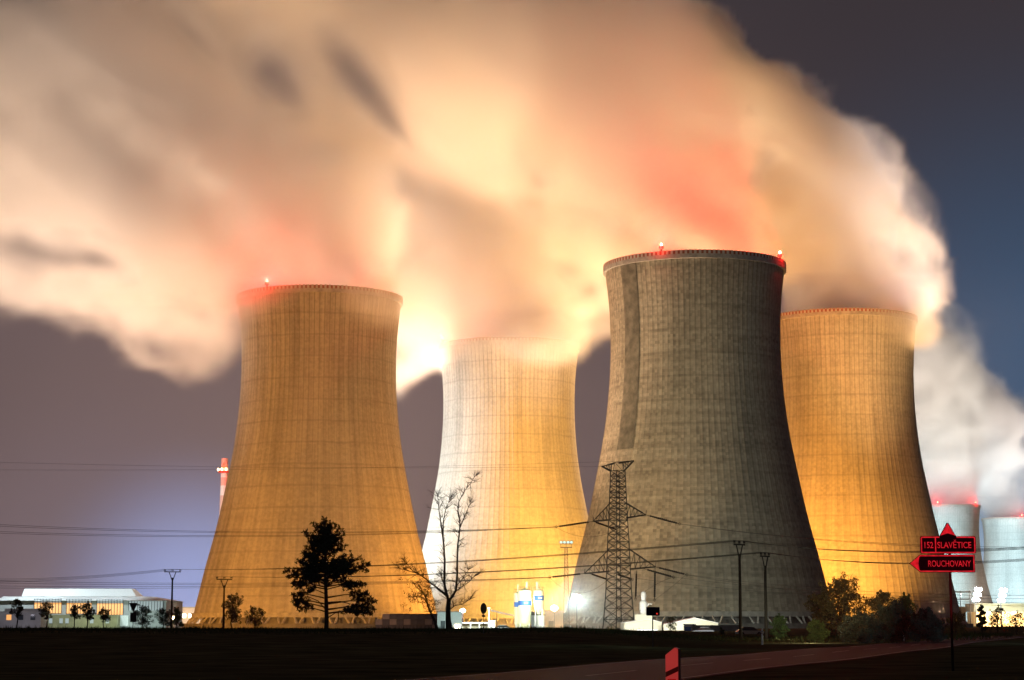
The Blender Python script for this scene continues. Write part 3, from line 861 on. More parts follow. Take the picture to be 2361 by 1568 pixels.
spot('roof_floodlight', (-150, 540, 36), (-142, 568, 8), 70 * K, (.80, .96, 1), 66)
spot('roof_floodlight', (-116, 540, 36), (-118, 568, 8), 70 * K, (.80, .97, 1), 66)
point('yard_lamp', P(320, 1436, 552), 2.2 * K, MERC, .3)
point('yard_lamp', P(215, 1440, 545), 1.6 * K, (.75, 1, .6), .3)

# smaller dark building at the far left edge, in front of the hall
t = thing('gatehouse', 'low grey flat-roofed building at the left edge in front of the hall', 'building', (P(20, 1440, 520).x, 520, .3))
b = MB(); b.box((0, 4, 2.1), (16, 8, 4.2)); b.build('walls', M_wallg, t)
b = MB(); b.box((0, 4, 4.35), (17, 9, .3)); b.box((3, 4, 4.85), (9, 5, .7)); b.build('roof', M_conc, t)
point('gatehouse_fill', (P(20, 1440, 508).x, 507, 4.5), 1.6 * K, (.9, .85, 1), .3)  # unseen light added to lighten the gatehouse wall
for i in range(5):
    b = MB(); b.box((-6 + i * 3, -.03, 3.0), (1.2, .08, 1.3)); b.build('window', M_orwin if i in (1, 2) else M_glass, t)
t = thing('lit_store', 'small pale lit building squeezed between the shrubs and the left tower', 'building', (P(432, 1440, 900).x, 900, .3))
b = MB(); b.box((0, 4, 4.2), (11, 8, 8.4)); b.build('walls', mat('store_render', (.6, .5, .42), .8, noise=.1), t)
b = MB(); b.box((0, 4, 8.6), (12, 9, .4)); b.build('roof', M_conc, t)
for i in range(4):
    b = MB(); b.box((-4 + i * 2.6, -.04, 5.0), (1.2, .1, 1.5)); b.build('window', M_lampw, t)
point('yard_lamp', P(425, 1432, 888), 6 * K, (1, .9, .7), .4)


def lamp_post(label, u, v, Y, head, col, watts, m_, r=.5):
    p = P(u, v, Y); base = Vector((p.x, Y, gz(p.x, Y)))
    t = thing('lamp_post', label, 'lamp', base)
    b = MB(); b.tube([(0, 0, 0), (0, 0, p.z - base.z)], [.13, .08], 8); b.build('post', M_steel, t)
    b = MB(); b.lathe([(head * .3, -head * .7), (head * .85, -head * .35), (head, 0), (head * .8, head * .4), (head * .2, head * .75)], 14, 0, True)
    b.build('lamp_head', m_, t, (0, 0, p.z - base.z), smooth=True)
    l = point('lamp_light', (0, -head - .3, p.z - base.z), watts, col, r); l.parent = t
    return t


lamp_post('small bright street lamp peeking past the pole nearest the hall', 399, 1424, 500, .55, WARM, 1.5 * K, M_lampw)
lamp_post('pinkish round street lamp left of the round road sign', 1067, 1408, 560, .75, (1, .8, .9), 3 * K, M_lamp)
lamp_post('big glaring white floodlight right of the lattice lamp mast', 1330, 1380, 590, 1.5, MERC, 42 * K, M_lamp, 1.2)
lamp_post('glaring warm yard lamp over the pump house', 1278, 1402, 640, 1.2, (1, .60, .25), 30 * K, M_lampw)

# ------------------------------------------------------------------ yard between the towers
# stacked concrete panels
Yb = 470
n = 0
M_pan = [mat('stacked_panel_grey', (.16, .14, .135), .9, noise=.2, nscale=.7), mat('stacked_panel_pale', (.42, .34, .28), .9, noise=.15, nscale=.7)]
protoP = {}
r = random.Random(5)
for row in range(3):
    for c_ in range(9):
        u = 866 + c_ * 16.3; v = 1449 - row * 12.5
        if row == 2 and c_ < 1: continue
        pale = (row == 1 and c_ in (0, 2, 4, 7)) or (row == 0 and c_ in (8,)) or (row == 2 and c_ == 1)
        p = P(u + 8, v, Yb); k = int(pale)
        lab = ('pale' if pale else 'dark') + ' concrete crate in the stacked wall before the left tower\'s foot'
        if k not in protoP:
            b = MB(); b.box((0, 0, .60), (1.55, 1.6, 1.2)); b.box((0, -.82, .6), (1.2, .06, .85)); b.box((0, 0, 1.215), (1.4, 1.4, .03))
            o = b.build('concrete_crate', M_pan[k]); protoP[k] = o
        else:
            o = protoP[k].copy(); COL.objects.link(o)
        o.location = (p.x, Yb, .25 + row * 1.235); tag(o, lab, 'crate', ('pale' if pale else 'dark') + ' stacked concrete crates')

spot('crate_fill', (-58, 430, 3.5), (-46, 470, 1.6), 26 * K, (1, .55, .35), 66)  # light added to lift the dark crates
spot('cabin_fill', (P(1070, 1450, 405).x, 402, 4), (P(1036, 1450, 420).x, 420, 1.6), 7 * K, MERC, 50)  # light added to brighten the cabin front
t = thing('site_cabin', 'white two-storey site cabin behind the bare tree trunk', 'cabin', (P(1036, 1450, 420).x, 420, .1))
k = 420 / FPX
b = MB(); b.box((0, 1.5, 1.95), (4.9, 3, 3.9)); b.build('walls', M_white, t)
b = MB(); b.box((0, 1.5, 3.98), (5.1, 3.2, .16)); b.build('roof', M_conc, t)
b = MB(); b.box((1.65, -.03, 1.0), (1.1, .08, .8)); b.build('window', M_lampw, t)
b = MB(); b.box((-1.3, -.03, 1.1), (.9, .08, 2.1)); b.build('door', M_steel, t)

t = thing('open_shed', 'long low white-roofed shed behind the round sign', 'shed', (P(1095, 1450, 520).x, 520, .2))
b = MB(); b.box((0, 2, 1.75), (7.2, 4.4, .22)); b.build('roof', M_white, t)
b = MB(); b.box((0, 3.9, .85), (6.8, .2, 1.6)); b.build('back_wall', M_cream, t)
for x in (-3.3, -1.1, 1.1, 3.3):
    b = MB(); b.box((x, .1, .83), (.16, .16, 1.66)); b.build('post', M_white, t)
point('shed_lamp', (P(1095, 1450, 516).x, 516.5, 2.6), 4 * K, WHITE, .3)


def silo(label, u, Y, r_, zb, zt, pipe, legs):
    x = P(u, 1440, Y).x
    t = thing('silo', label, 'silo', (x, Y, .2), 0, 'cement silos')
    zc = zt - .7
    b = MB(); b.lathe([(r_ * .25, zb - r_ * 1.1), (r_, zb), (r_, zc), (r_ * .15, zt)], 28, 0, True); b.build('barrel', M_cream, t, smooth=False)
    h1 = zc - (zc - zb) * .34
    b = MB(); b.lathe([(r_ + .02, h1 - .95), (r_ + .02, h1 + .35)], 28); b.build('blue_band', M_blue, t)
    b = MB(); b.box((.35, -r_ - .05, h1 - .3), (.9, .05, .38)); b.build('white_mark', M_white, t)
    b = MB(); b.tube([(pipe, 0, zc), (pipe, 0, zt + 1.6)], .28, 10); b.build('vent_pipe', M_cream, t)
    b = MB()
    for a in range(8):
        q = Vector((r_ * math.cos(a * .785), r_ * math.sin(a * .785), zc)); b.tube([q, q + Vector((0, 0, .95))], .035, 4)
    b.lathe([(r_, zc + .93), (r_ + .04, zc + .99)], 24); b.build('railing', M_steel, t)
    for a in range(4):
        q = Vector((r_ * .9 * math.cos(a * 1.57 + .78), r_ * .9 * math.sin(a * 1.57 + .78), 0))
        c_ = MB(); c_.tube([q * (1.15 if legs else 1.0), q + Vector((0, 0, zb + .3))], .16, 6); c_.build('leg', M_white, t)
    return t


silo('taller cement silo with the high vent pipe, left of the pair', 1210, 556, 1.75, 1.6, 11.0, .5, True)
silo('cement silo half hidden behind the taller one', 1199, 560, 1.6, 1.6, 10.4, -.5, True)
silo('cement silo on legs at the right, bare cone below', 1242.5, 552, 1.35, 5.5, 10.9, -.4, True)
t = thing('batching_shed', 'white shed with dark pitched roof under the right silo', 'shed', (P(1240, 1450, 560).x, 563, .2))
b = MB(); b.box((0, 1.5, 1.9), (3.6, 3, 3.8)); b.build('walls', M_white, t)
b = MB(); b.prism([(-2.1, 4.7), (2.1, 3.75), (2.1, 3.95), (-2.1, 4.9)], -.3, 3.3); b.prism([(-1.8, 3.8), (1.8, 3.8), (-1.8, 4.72)], 0, 3); b.build('roof', M_dkconc, t)
t = thing('sodium_post', 'slim yellow-lit lamp column right of the round road sign', 'lamp', (P(1127, 1450, 600).x, 600, .3))
hz = P(1127, 1403, 600).z - .3
q = MB(); q.tube([(0, 0, 0), (0, 0, hz)], [.30, .22], 8); q.build('column', M_white, t)
q = MB(); q.box((0, -.3, hz + .1), (.5, 1.1, .22)); q.build('lamp_head', M_lampw, t)
point('column_lamp', (P(1127, 1450, 600).x, 598.2, hz * .7), 1.6 * K, (1, .7, .25), .2)
t = thing('switch_cabinet', 'bright white upright switch cabinet left of the silos', 'cabinet', (P(1135, 1450, 540).x, 540, .2))
q = MB(); q.box((0, .5, 1.1), (1.3, 1.0, 2.2)); q.box((0, .5, 2.25), (1.5, 1.2, .1)); q.build('body', M_white, t)
q = MB(); q.box((-.3, -.02, 1.1), (.5, .06, 1.8)); q.build('door', M_steel, t)
point('cabinet_lamp', (P(1135, 1450, 540).x, 537.5, 2.4), .8 * K, WHITE, .2)
t = thing('conveyor', 'thin slanted conveyor rising from the silos towards the lamp column', 'conveyor', (P(1160, 1450, 575).x, 575, .2))
xa_, xb_ = P(1131, 1450, 575).x - P(1160, 1450, 575).x, P(1192, 1450, 575).x - P(1160, 1450, 575).x
za_, zb2 = P(1131, 1407, 575).z - .2, P(1192, 1421, 575).z - .2
q = MB(); q.tube([(xa_, 0, za_), (xb_, 0, zb2)], .22, 4); q.build('belt', M_white, t)
q = MB(); q.tube([(xa_ * .5, 0, 0), (xa_ * .5, 0, za_ * .75 + zb2 * .25)], .1, 5); q.build('prop', M_steel, t)
spot('silo_floodlight', (P(1215, 1450, 520).x - 6, 528, 2), (P(1222, 1450, 556).x, 556, 6), 55 * K, (.9, 1, .82), 80)
point('silo_lamp', (P(1227, 1400, 553).x, 552, 8.2), 1.5 * K, MERC, .2)
t = thing('pump_house', 'orange-white glaring pump house wall left of the lattice lamp mast', 'building', (P(1278, 1450, 650).x, 650, .2))
b = MB(); b.box((0, 2, 2.8), (6, 4, 5.6)); b.build('walls', mat('pump_render', (.65, .55, .42), .8), t)
b = MB(); b.box((0, 2, 5.7), (6.4, 4.4, .25)); b.build('roof', M_conc, t)
b = MB(); b.box((-1, -.04, 1.2), (1.6, .1, 2.4)); b.build('door', M_steel, t)

t = thing('light_mast', 'tall lattice lamp mast with four floodlights on its head platform', 'lamp mast', (P(1306, 1446, 600).x, 600, .2))
hm = P(1306, 1263, 600).z - .2
b = MB(); zs = [hm * i / 22 for i in range(23)]; lattice(b, zs, [.85 - .45 * i / 22 for i in range(23)], leg=.07, brace=.035); b.build('lattice_mast', M_steel, t)
b = MB(); b.box((0, 0, hm + .1), (3.4, 1.6, .2))
for s in (-1.6, 0, 1.6): b.tube([(s, -.7, hm + .2), (s, -.7, hm + 1.1)], .05, 4)
b.box((0, -.7, hm + 1.1), (3.3, .08, .08)); b.build('head_platform', M_black, t)
for s in (-1.5, -.5, .55, 1.5):
    b = MB(); b.lathe([(.15, -.35), (.45, 0), (.5, .12), (.0, .13)], 10); o = b.build('floodlight', [M_steel], t, (s, -.9, hm + 1.5)); o.rotation_euler = (R(70), 0, 0)
    b = MB(); b.lathe([(.42, .135), (.4, .16), (0, .17)], 10); g_ = b.build('lens', mat('pale_lens', (.5, .65, .7), .3, emit=(.6, .85, .9), estr=.5), o)

# ------------------------------------------------------------------ white sheds with the filter tower
SY = 440
SU = lambda x: 1383.4 + .1953 * x
def sp(x, y): return P(SU(x), 1325.7 + .1953 * y, SY)
M_shed = mat('cream_sheet_wall', (.74, .72, .58), .6, noise=.06, nscale=.6)
for lab, pts, yo in (('left white shed with the filter tower on top', [(290, 700), (290, 572), (575, 528), (728, 566), (728, 700)], 0),
                     ('right white gabled shed beside the bright car', [(745, 700), (745, 592), (1110, 516), (1382, 576), (1382, 700)], -2.5)):
    q = [sp(*p) for p in pts]; cx_ = (q[0].x + q[-1].x) / 2; zb = -.8
    t = thing('gabled_shed', lab, 'shed', (cx_, SY + yo, zb), 0, 'white gabled sheds')
    b = MB(); b.prism([(p.x - cx_, (0 if i in (0, 4) else p.z - zb)) for i, p in enumerate(q)], 0, 16); b.build('walls', M_shed, t)
    b = MB()
    for i in (1, 2):
        a, c_ = q[i], q[i + 1]; d = Vector((0, 0, .22))
        b.prism([(a.x - cx_, a.z - zb + .02), (c_.x - cx_, c_.z - zb + .02), (c_.x - cx_, c_.z - zb + .2), (a.x - cx_, a.z - zb + .2)], -.35, 16.3)
    b.build('roof', M_white, t)
    if yo == 0:
        b = MB(); a, c_ = sp(440, 645), sp(680, 712); b.box(((a.x + c_.x) / 2 - cx_, -.06, (a.z + c_.z) / 2 - zb), (c_.x - a.x, .12, a.z - c_.z)); b.build('glowing_block', mat('glowing_block', (.8, .8, .8), .5, emit=(.9, 1, .97), estr=1.0), t)  # white block that glows by itself in place of light falling on it
t = thing('filter_tower', 'white filter tower with a rounded cap standing on the left shed', 'tower', (sp(530, 540).x, SY + 4, sp(530, 540).z - .4))
z0 = sp(530, 540).z - .4
b = MB(); b.box((0, 0, .75), (3.7, 3, 1.9)); b.build('base_block', M_shed, t)
b = MB(); b.lathe([(.55, 1.6), (.86, 2.2), (.86, 4.2), (.5, 4.7)], 20, 0, True); b.build('hopper', M_white, t, smooth=True)
b = MB(); b.lathe([(.48, 4.6), (.5, 5.4), (.55, 5.5), (.55, 6.1), (.4, 6.45), (.1, 6.6)], 18, 0, True); b.build('cap', M_white, t, smooth=True)
b = MB(); b.tube([(.8, -.2, 3.6), (1.2, -.3, 4.0), (1.75, -.3, 3.9)], .16, 8); b.build('duct', M_white, t)
for s in (-1.0, 1.0):
    b = MB(); b.tube([(s * 1.1, -.8, 1.7), (s * .75, -.6, 2.7)], .05, 5); b.build('strut', M_steel, t)
spot('shed_floodlight', (sp(200, 600).x - 6, SY - 16, 5.2), (sp(700, 600).x, SY, 2), 22 * K, (1, .98, .84), 110)
spot('shed_floodlight', (sp(1000, 600).x, SY - 14, 3.4), (sp(1080, 580).x, SY, 2.2), 7 * K, (1, .98, .82), 120)

t = thing('blue_kiosk', 'small blue and white kiosk in front of the sheds', 'kiosk', (sp(968, 740).x, SY - 20, -.5))
b = MB(); b.box((0, .8, 1.0), (2.3, 1.6, 2.0)); b.build('body', M_blue, t)
b = MB(); b.box((0, -.04, 1.75), (2.1, .08, .35)); b.box((.55, -.04, 1.1), (.7, .08, .7)); b.build('panel', M_white, t)
b = MB(); b.box((0, .8, 2.06), (2.5, 1.9, .12)); b.build('roof', M_steel, t)
t = thing('container', 'long dark low container between the kiosk and the right pole', 'container', (sp(1250, 740).x, SY - 25, -.6))
b = MB(); b.box((0, 1.2, .95), (9.5, 2.4, 1.9)); b.build('box', M_dkconc, t)
b = MB(); b.box((0, 1.2, 1.95), (9.6, 2.5, .1)); b.build('lid', M_black, t)


def car(label, u, v, Y, rz, col, lit=False):
    p = P(u, v, Y); base = Vector((p.x, Y, p.z))
    t = thing('parked_car', label, 'car', base, rz, 'parked cars')
    b = MB(); b.prism([(-2.1, .35), (2.1, .35), (2.15, .75), (1.25, .88), (-1.9, .92), (-2.15, .7)], -.85, .85); b.build('body', mat('car_paint', col, .35), t)
    b = MB(); b.prism([(-1.75, .9), (1.2, .88), (.55, 1.42), (-1.2, 1.45)], -.72, .72); b.build('cabin', M_glass, t)
    b = MB(); b.prism([(-1.22, 1.45), (.57, 1.42), (.5, 1.48), (-1.15, 1.5)], -.7, .7); b.build('roof', mat('car_roof', col, .35), t)
    for x in (-1.35, 1.35):
        for s in (-1, 1):
            q = MB(); q.lathe([(.1, -.1), (.32, -.1), (.34, 0), (.32, .1), (.1, .1)], 14); o = q.build('wheel', M_tyre, t, (x, s * .8, .33)); o.rotation_euler = (R(90), 0, 0)
    for s in (-.6, .6):
        q = MB(); q.box((2.14, s, .68), (.06, .3, .14)); q.build('headlight', M_white, t)
    return t


car('pale parked car caught in bright light left of the taller right pole', SU(1218), 1464, 400, R(175), (.75, .78, .78))
car('dim silver parked car between the two right-hand line poles', SU(1765), 1467, 330, R(8), (.35, .36, .36))
car('white parked car below the silos\' left side', 1162, 1456, 480, R(5), (.75, .76, .74))
point('car_park_lamp', (P(SU(1218), 1450, 395).x, 394, 2.2), .5 * K, WHITE, .2)
point('car_park_lamp', (P(1150, 1445, 470).x, 474, 2.6), 2.5 * K, (.85, 1, .9), .2)
point('shrub_lamp', P(1812, 1440, 209), .5 * K, (1, 1, .7), .2)
point('shrub_lamp', P(1868, 1452, 170), .4 * K, (1, 1, .7), .2)

# ------------------------------------------------------------------ far right yard
FY = 1500
t = thing('turbine_hall', 'long far building with dark blue roof band and orange glowing wall', 'industrial hall', (P(2330, 1450, FY).x, FY, .3))
zt = P(2330, 1393, FY).z; zm = P(2330, 1412, FY).z
xa, xb = P(2252, 1450, FY).x - P(2330, 1450, FY).x, 60
b = MB(); b.box(((xa + xb) / 2, 15, zm / 2), (xb - xa, 30, zm)); b.build('walls', mat('hall_wall', (.55, .5, .42), .8, noise=.15, nscale=.1), t)
b = MB(); b.box(((xa + xb) / 2, 14, (zm + zt) / 2 + .2), (xb - xa + 3, 31, zt - zm)); b.build('roof', mat('blue_roof_band', (.07, .12, .19), .6, noise=.2, nscale=.1), t)
n = 0
for i in range(16):
    b = MB(); b.box((xa + 4 + i * 4.6, -1.7, zm - .6), (3.0, .2, 1.5)); b.build('window', M_lampw if i % 4 == 1 else M_dimwin, t)
for u, v, wt in ((2262, 1431, 120), (2300, 1430, 90), (2345, 1431, 180), (2228, 1431, 60)):
    p = P(u, v, FY - 22); point('yard_lamp', p, wt * K, (1, .60, .22), .6)
for lab, u, v, Yq, wm in (('glaring white mast lamp left of the dark upright conifer top', 2249, 1370, 1440, 8), ('glaring white mast lamp above the far hall roof, right of the first', 2307, 1372, 1440, 7)):
    p = P(u, v, Yq); t = thing('yard_mast', lab, 'lamp mast', (p.x, Yq, .3), 0, 'glaring yard masts')
    b = MB(); b.tube([(0, 0, 0), (0, 0, p.z + 4)], [.5, .3], 8); b.build('mast', M_steel, t)
    for i in range(6):
        q = MB(); q.lathe([(.6, -.4), (1.25, -.2), (1.35, .1), (.2, .3)], 12, 0, True)
        o = q.build('floodlight', M_lamp, t, (-1.3 + (i % 2) * 2.6 + (i // 2) * .9, -1.2, p.z - 4.2 + (i // 2) * 3.6)); o.rotation_euler = (R(75), 0, 0)
    l = point('mast_light', (0, -4, p.z), 90 * K, (.85, .95, 1), 1); l.parent = t
t = thing('pipe_bridge', 'pale pipe bridge on posts left of the glaring masts', 'pipe bridge', (P(2220, 1450, 1420).x, 1420, .3))
zt2 = P(2220, 1366, 1420).z
b = MB(); b.box((0, 0, zt2), (12, 2, .8)); b.box((0, 0, zt2 - 5), (12, 2, .6)); b.build('deck', M_steel, t)
for x in (-5.5, -1, 5.5):
    b = MB(); b.tube([(x, 0, 0), (x, 0, zt2 + 1)], .35, 6); b.build('post', M_steel, t)
b = MB(); b.box((-2, 3, zt2 / 2 - 5), (9, 5, zt2 - 10)); b.build('tank_house', mat('tank_render', (.5, .4, .3), .8), t)

# ------------------------------------------------------------------ road signs and posts


def text_mesh(txt, width, height, material, name, parent, x0, z0, y, bold=.0):
    c = bpy.data.curves.new('txt', 'FONT'); c.body = txt; c.size = 1; c.extrude = .004; c.offset = bold
    o = bpy.data.objects.new('txt', c); COL.objects.link(o)
    bpy.context.view_layer.update()
    me = bpy.data.meshes.new_from_object(o.evaluated_get(bpy.context.evaluated_depsgraph_get()))
    bpy.data.objects.remove(o); bpy.data.curves.remove(c)
    vs = np.array([v.co for v in me.vertices])
    base = [v for v in vs if True]
    xs0, xs1 = vs[:, 0].min(), vs[:, 0].max()
    cap = .0
    # cap height measured on the letter E of the same font size
    for v in me.vertices:
        v.co = ((v.co.x - xs0) / (xs1 - xs0) * width, v.co.y / CAPH * height, v.co.z)
    me.materials.clear(); me.materials.append(material)
    ob = bpy.data.objects.new(name, me); COL.objects.link(ob); ob.parent = parent
    ob.location = (x0, y, z0); ob.rotation_euler = (R(90), 0, 0)
    return ob


c = bpy.data.curves.new('txt', 'FONT'); c.body = 'E'; c.size = 1
o = bpy.data.objects.new('txt', c); COL.objects.link(o); bpy.context.view_layer.update()
me = bpy.data.meshes.new_from_object(o.evaluated_get(bpy.context.evaluated_depsgraph_get()))
CAPH = max(v.co.y for v in me.vertices); bpy.data.objects.remove(o)

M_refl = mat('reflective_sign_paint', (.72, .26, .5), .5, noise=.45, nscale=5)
GY = 68
p = P(2186.4, 1277.7, GY); gb = gz(p.x, GY); zc = p.z - gb
t = thing('direction_sign', 'red-lit direction sign reading SLAVĚTICE and ROUCHOVANY on one post by the road', 'road sign', (p.x, GY, gb))
b = MB(); b.tube([(.06, .08, -.3), (.06, .08, zc + .55)], .045, 10); b.build('post', M_black, t, smooth=True)


def rounded(x0, x1, z0, z1, r_):
    q = []
    for cx_, cz, a0 in ((x1 - r_, z0 + r_, -90), (x1 - r_, z1 - r_, 0), (x0 + r_, z1 - r_, 90), (x0 + r_, z0 + r_, 180)):
        for i in range(6): q.append((cx_ + r_ * math.cos(R(a0 + 18 * i)), cz + r_ * math.sin(R(a0 + 18 * i))))
    return q


def frame(b, outer, inner, y):
    n_ = len(outer)
    b.add([(x, y, z) for x, z in outer] + [(x, y, z) for x, z in inner], [(i, (i + 1) % n_, (i + 1) % n_ + n_, i + n_) for i in range(n_)])


def board(name, outer, mid, inner, z):
    b = MB(); b.prism(outer, -.012, .03); bd = b.build(name, M_navy, t, (0, 0, z))
    f = MB(); frame(f, mid, inner, -.016); f.build('border', M_refl, bd)
    return bd


b1 = board('upper_board', rounded(-.914, .914, .014, .589, .06), rounded(-.895, .895, .03, .573, .05), rounded(-.853, .853, .072, .531, .025), zc)
f = MB(); f.add([(-.432, -.018, .07), (-.392, -.018, .07), (-.392, -.018, .533), (-.432, -.018, .533)], [(0, 1, 2, 3)]); f.build('divider', M_refl, b1)
f = MB(); f.prism([(-.29, .5), (-.26, .49), (0, .43), (.26, .49), (.29, .5), (.27, .585), (-.27, .585)], -.030, -.022); f.build('arrow_back', M_navy, b1)
text_mesh('152', .285, .196, M_refl, 'lettering', b1, -.775, .199, -.018, .012)
text_mesh('SLAVĚTICE', 1.11, .196, M_refl, 'lettering', b1, -.352, .199, -.018, .010)


def arrow_poly(d):
    return [(-.93 - .0 - .16 + .16, -.014 - d), (.867 - d, -.014 - d), (.867 - d, -.596 + d), (-.93, -.596 + d), (-1.286 + d * 1.3, -.305)]


b = MB(); b.prism(arrow_poly(0), -.012, .03); b2 = b.build('lower_board', M_navy, t, (0, 0, zc))
f = MB(); frame(f, arrow_poly(.018), arrow_poly(.058), -.016)
f.build('border', M_refl, b2)
f = MB(); f.add([(-1.265, -.019, -.305), (-.955, -.019, -.545), (-.99, -.019, -.305), (-.955, -.019, -.065)], [(0, 1, 2, 3)]); f.build('arrow_point', M_refl, b2)
text_mesh('ROUCHOVANY', 1.40, .196, M_refl, 'lettering', b2, -.67, -.406, -.018, .006)
b = MB(); b.prism([(-.275, .575), (.275, .575), (.03, 1.025), (-.03, 1.025)], -.006, .028); b3 = b.build('up_arrow', M_navy, t, (0, 0, zc))
f = MB(); f.add([(-.245, -.011, .605), (0, -.011, .68), (.245, -.011, .605), (.012, -.011, 1.0), (-.012, -.011, 1.0)], [(0, 1, 2, 3, 4)]); f.build('arrow_face', M_refl, b3)
for zz_ in (.13, .47, -.45, -.14):
    b = MB(); b.box((.06, .055, zc + zz_), (.22, .05, .05)); b.build('clamp', M_steel, t)

# roadside marker posts
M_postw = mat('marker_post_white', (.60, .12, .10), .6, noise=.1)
M_postb = mat('marker_black_band', (.015, .015, .015), .6)


def marker(label, u, vtop, Y, group='roadside marker posts'):
    p = P(u, vtop, Y); g_ = gz(p.x, Y); h = max(.9, p.z - g_)
    t = thing('marker_post', label, 'marker post', (p.x, Y, g_), R(-16), group)
    b = MB(); w_ = .058
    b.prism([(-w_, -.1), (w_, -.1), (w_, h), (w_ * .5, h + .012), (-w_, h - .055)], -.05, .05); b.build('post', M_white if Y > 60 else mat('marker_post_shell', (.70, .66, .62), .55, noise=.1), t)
    b = MB(); zb_ = h - .155
    for s_, e_ in ((0, .045), (.14, .175)):
        b.add([(-w_ - .001, -.053, zb_ - s_ - .055), (w_ + .001, -.053, zb_ - s_), (w_ + .001, -.053, zb_ - e_), (-w_ - .001, -.053, zb_ - e_ - .055)], [(3, 2, 1, 0)])
    b.build('black_band', M_postb, t)
    b = MB(); b.box((0, -.053, zb_ - .12 - .03), (.075, .008, .07)); b.build('reflector', M_redp, t)
    b = MB(); b.box((w_ + .003, 0, h - .25), (.006, .085, .5)); b.build('side_strip', M_black, t)


marker('near red-lit marker post with black bands at the bottom of the picture', 1551, 1496, 19)
marker('small far marker post at the foot of the shorter right pole', 1757, 1450, 160)
marker('tiny far marker post on the road side left of the sign post', 2083, 1464, 190)

# small signs seen dark against the light
t0 = P(1115, 1403, 172)
t = thing('round_sign', 'dark round road sign with a small plate under it, before the bright tower', 'road sign', (t0.x, 172, gz(t0.x, 172)))
z1 = t0.z - gz(t0.x, 172)
b = MB(); b.tube([(0, .05, 0), (0, .05, z1 + .3)], .035, 8); b.build('post', M_steel, t)
b = MB(); b.lathe([(.43, -.012), (.45, 0), (.43, .012)], 28, 0, True); o = b.build('disc', M_black, t, (0, 0, z1)); o.rotation_euler = (R(90), 0, R(55))
b = MB(); b.box((0, 0, z1 - .62), (.30, .03, .16)); b.build('plate', M_black, t)
t0 = P(307.5, 1400, 216)
t = thing('yield_sign', 'dark downward-pointing triangular road sign beside the long hall', 'road sign', (t0.x, 216, gz(t0.x, 216)))
z1 = t0.z - gz(t0.x, 216)
b = MB(); b.tube([(0, .05, 0), (0, .05, z1 + .2)], .04, 8); b.build('post', M_black, t)
b = MB(); b.prism([(-.44, .40), (-.40, .44), (.40, .44), (.44, .40), (.05, -.45), (-.05, -.45)], -.015, .015); b.build('triangle', M_black, t, (0, 0, z1))
b = MB(); b.box((0, .02, z1 - 1.05), (.62, .03, 1.0)); b.build('plate', M_black, t)
t0 = P(1505.5, 1409.5, 130)
t = thing('dark_sign', 'dark rectangular sign with one red reflector before the filter tower', 'road sign', (t0.x, 130, gz(t0.x, 130) - .1))
z1 = t0.z - gz(t0.x, 130) + .1
b = MB(); b.tube([(-.02, .05, 0), (-.02, .05, z1 + .2)], .035, 8); b.build('post', M_steel, t)
b = MB(); b.prism(rounded(-.42, .42, -.27, .27, .05), -.012, .012); b.build('board', M_navy, t, (0, 0, z1))
b = MB(); b.lathe([(.055, -.01), (.055, .01)], 14, 0, True); o = b.build('reflector', mat('glowing_reflector', (.8, .05, .04), .3, emit=(1, .05, .03), estr=.6), t, (.25, -.022, z1 - .15)); o.rotation_euler = (R(90), 0, 0)  # reflector given its own glow in place of returned light

# tail lamps of the car parked behind the camera: they redden the sign and the marker post
spot('tail_lamp', (-1.2, -3.0, .9), P(2180, 1290, 68), 165 * K, RED, 3.4, .5, .08)
spot('tail_lamp', (-.6, -3.0, .9), P(1552, 1530, 19), 7 * K, RED, 3.5, .7, .08)
spot('tail_lamp', (-.9, -3.0, .85), P(1900, 1535, 70), .8 * K, (1, .30, .22), 34, 1, .1)

spot('roadside_fill', (22, 150, 5.5), P(1925, 1400, 185), 20 * K, (1, .62, .32), 40, 1, .3)  # added warm light on the birch, no lamp stands here
spot('roadside_fill', (48, 128, 5.5), P(2070, 1440, 168), 11 * K, (.45, .80, 1), 46, 1, .3)  # added cool light that gives the bushes their teal tint
spot('roadside_fill', (9, 132, 11), (6, 116, .3), .62 * K, (.6, 1, .92), 110, 1, .3)  # added light for the faint teal veil over the field
spot('field_edge_fill', (-45, 240, 9), (-42, 222, .9), .5 * K, (1, .65, .3), 120, 1, .3)  # added light, dim orange spill on the field brow

# ------------------------------------------------------------------ rough grass along the brow of the field
gb_ = MB(); rg = random.Random(77)
for i in range(16000):
    y = rg.uniform(175, 262); x = rg.uniform(-.262, .24) * y
    if y < 190 and rg.random() < .6: continue
    z = gz(x, y); h = rg.uniform(.08, .34) * (1 + 1.2 * max(0, math.sin(x * .7) * math.sin(x * .23 + y * .1))); a = rg.uniform(0, 3.14)
    dx, dy = math.cos(a) * .05, math.sin(a) * .05; lx = rg.gauss(0, .06)
    gb_.add([(x - dx, y - dy, z - .02), (x + dx, y + dy, z - .02), (x + lx, y, z + h)], [(0, 1, 2)])
tag(gb_.build('field_grass', mat('field_grass_blades', (.045, .055, .022), .9, noise=.4, spec=0)), kind='stuff')

# ------------------------------------------------------------------ steam
VOX = 2.3
GLO = np.array([-330., 590., 76.]); GHI = np.array([250., 985., 318.])
GN = np.ceil((GHI - GLO) / VOX).astype(int) + 1
GAX = [GLO[i] + VOX * np.arange(GN[i]) for i in range(3)]
GX, GY, GZ = [a.astype(np.float32) for a in np.meshgrid(*GAX, indexing='ij')]


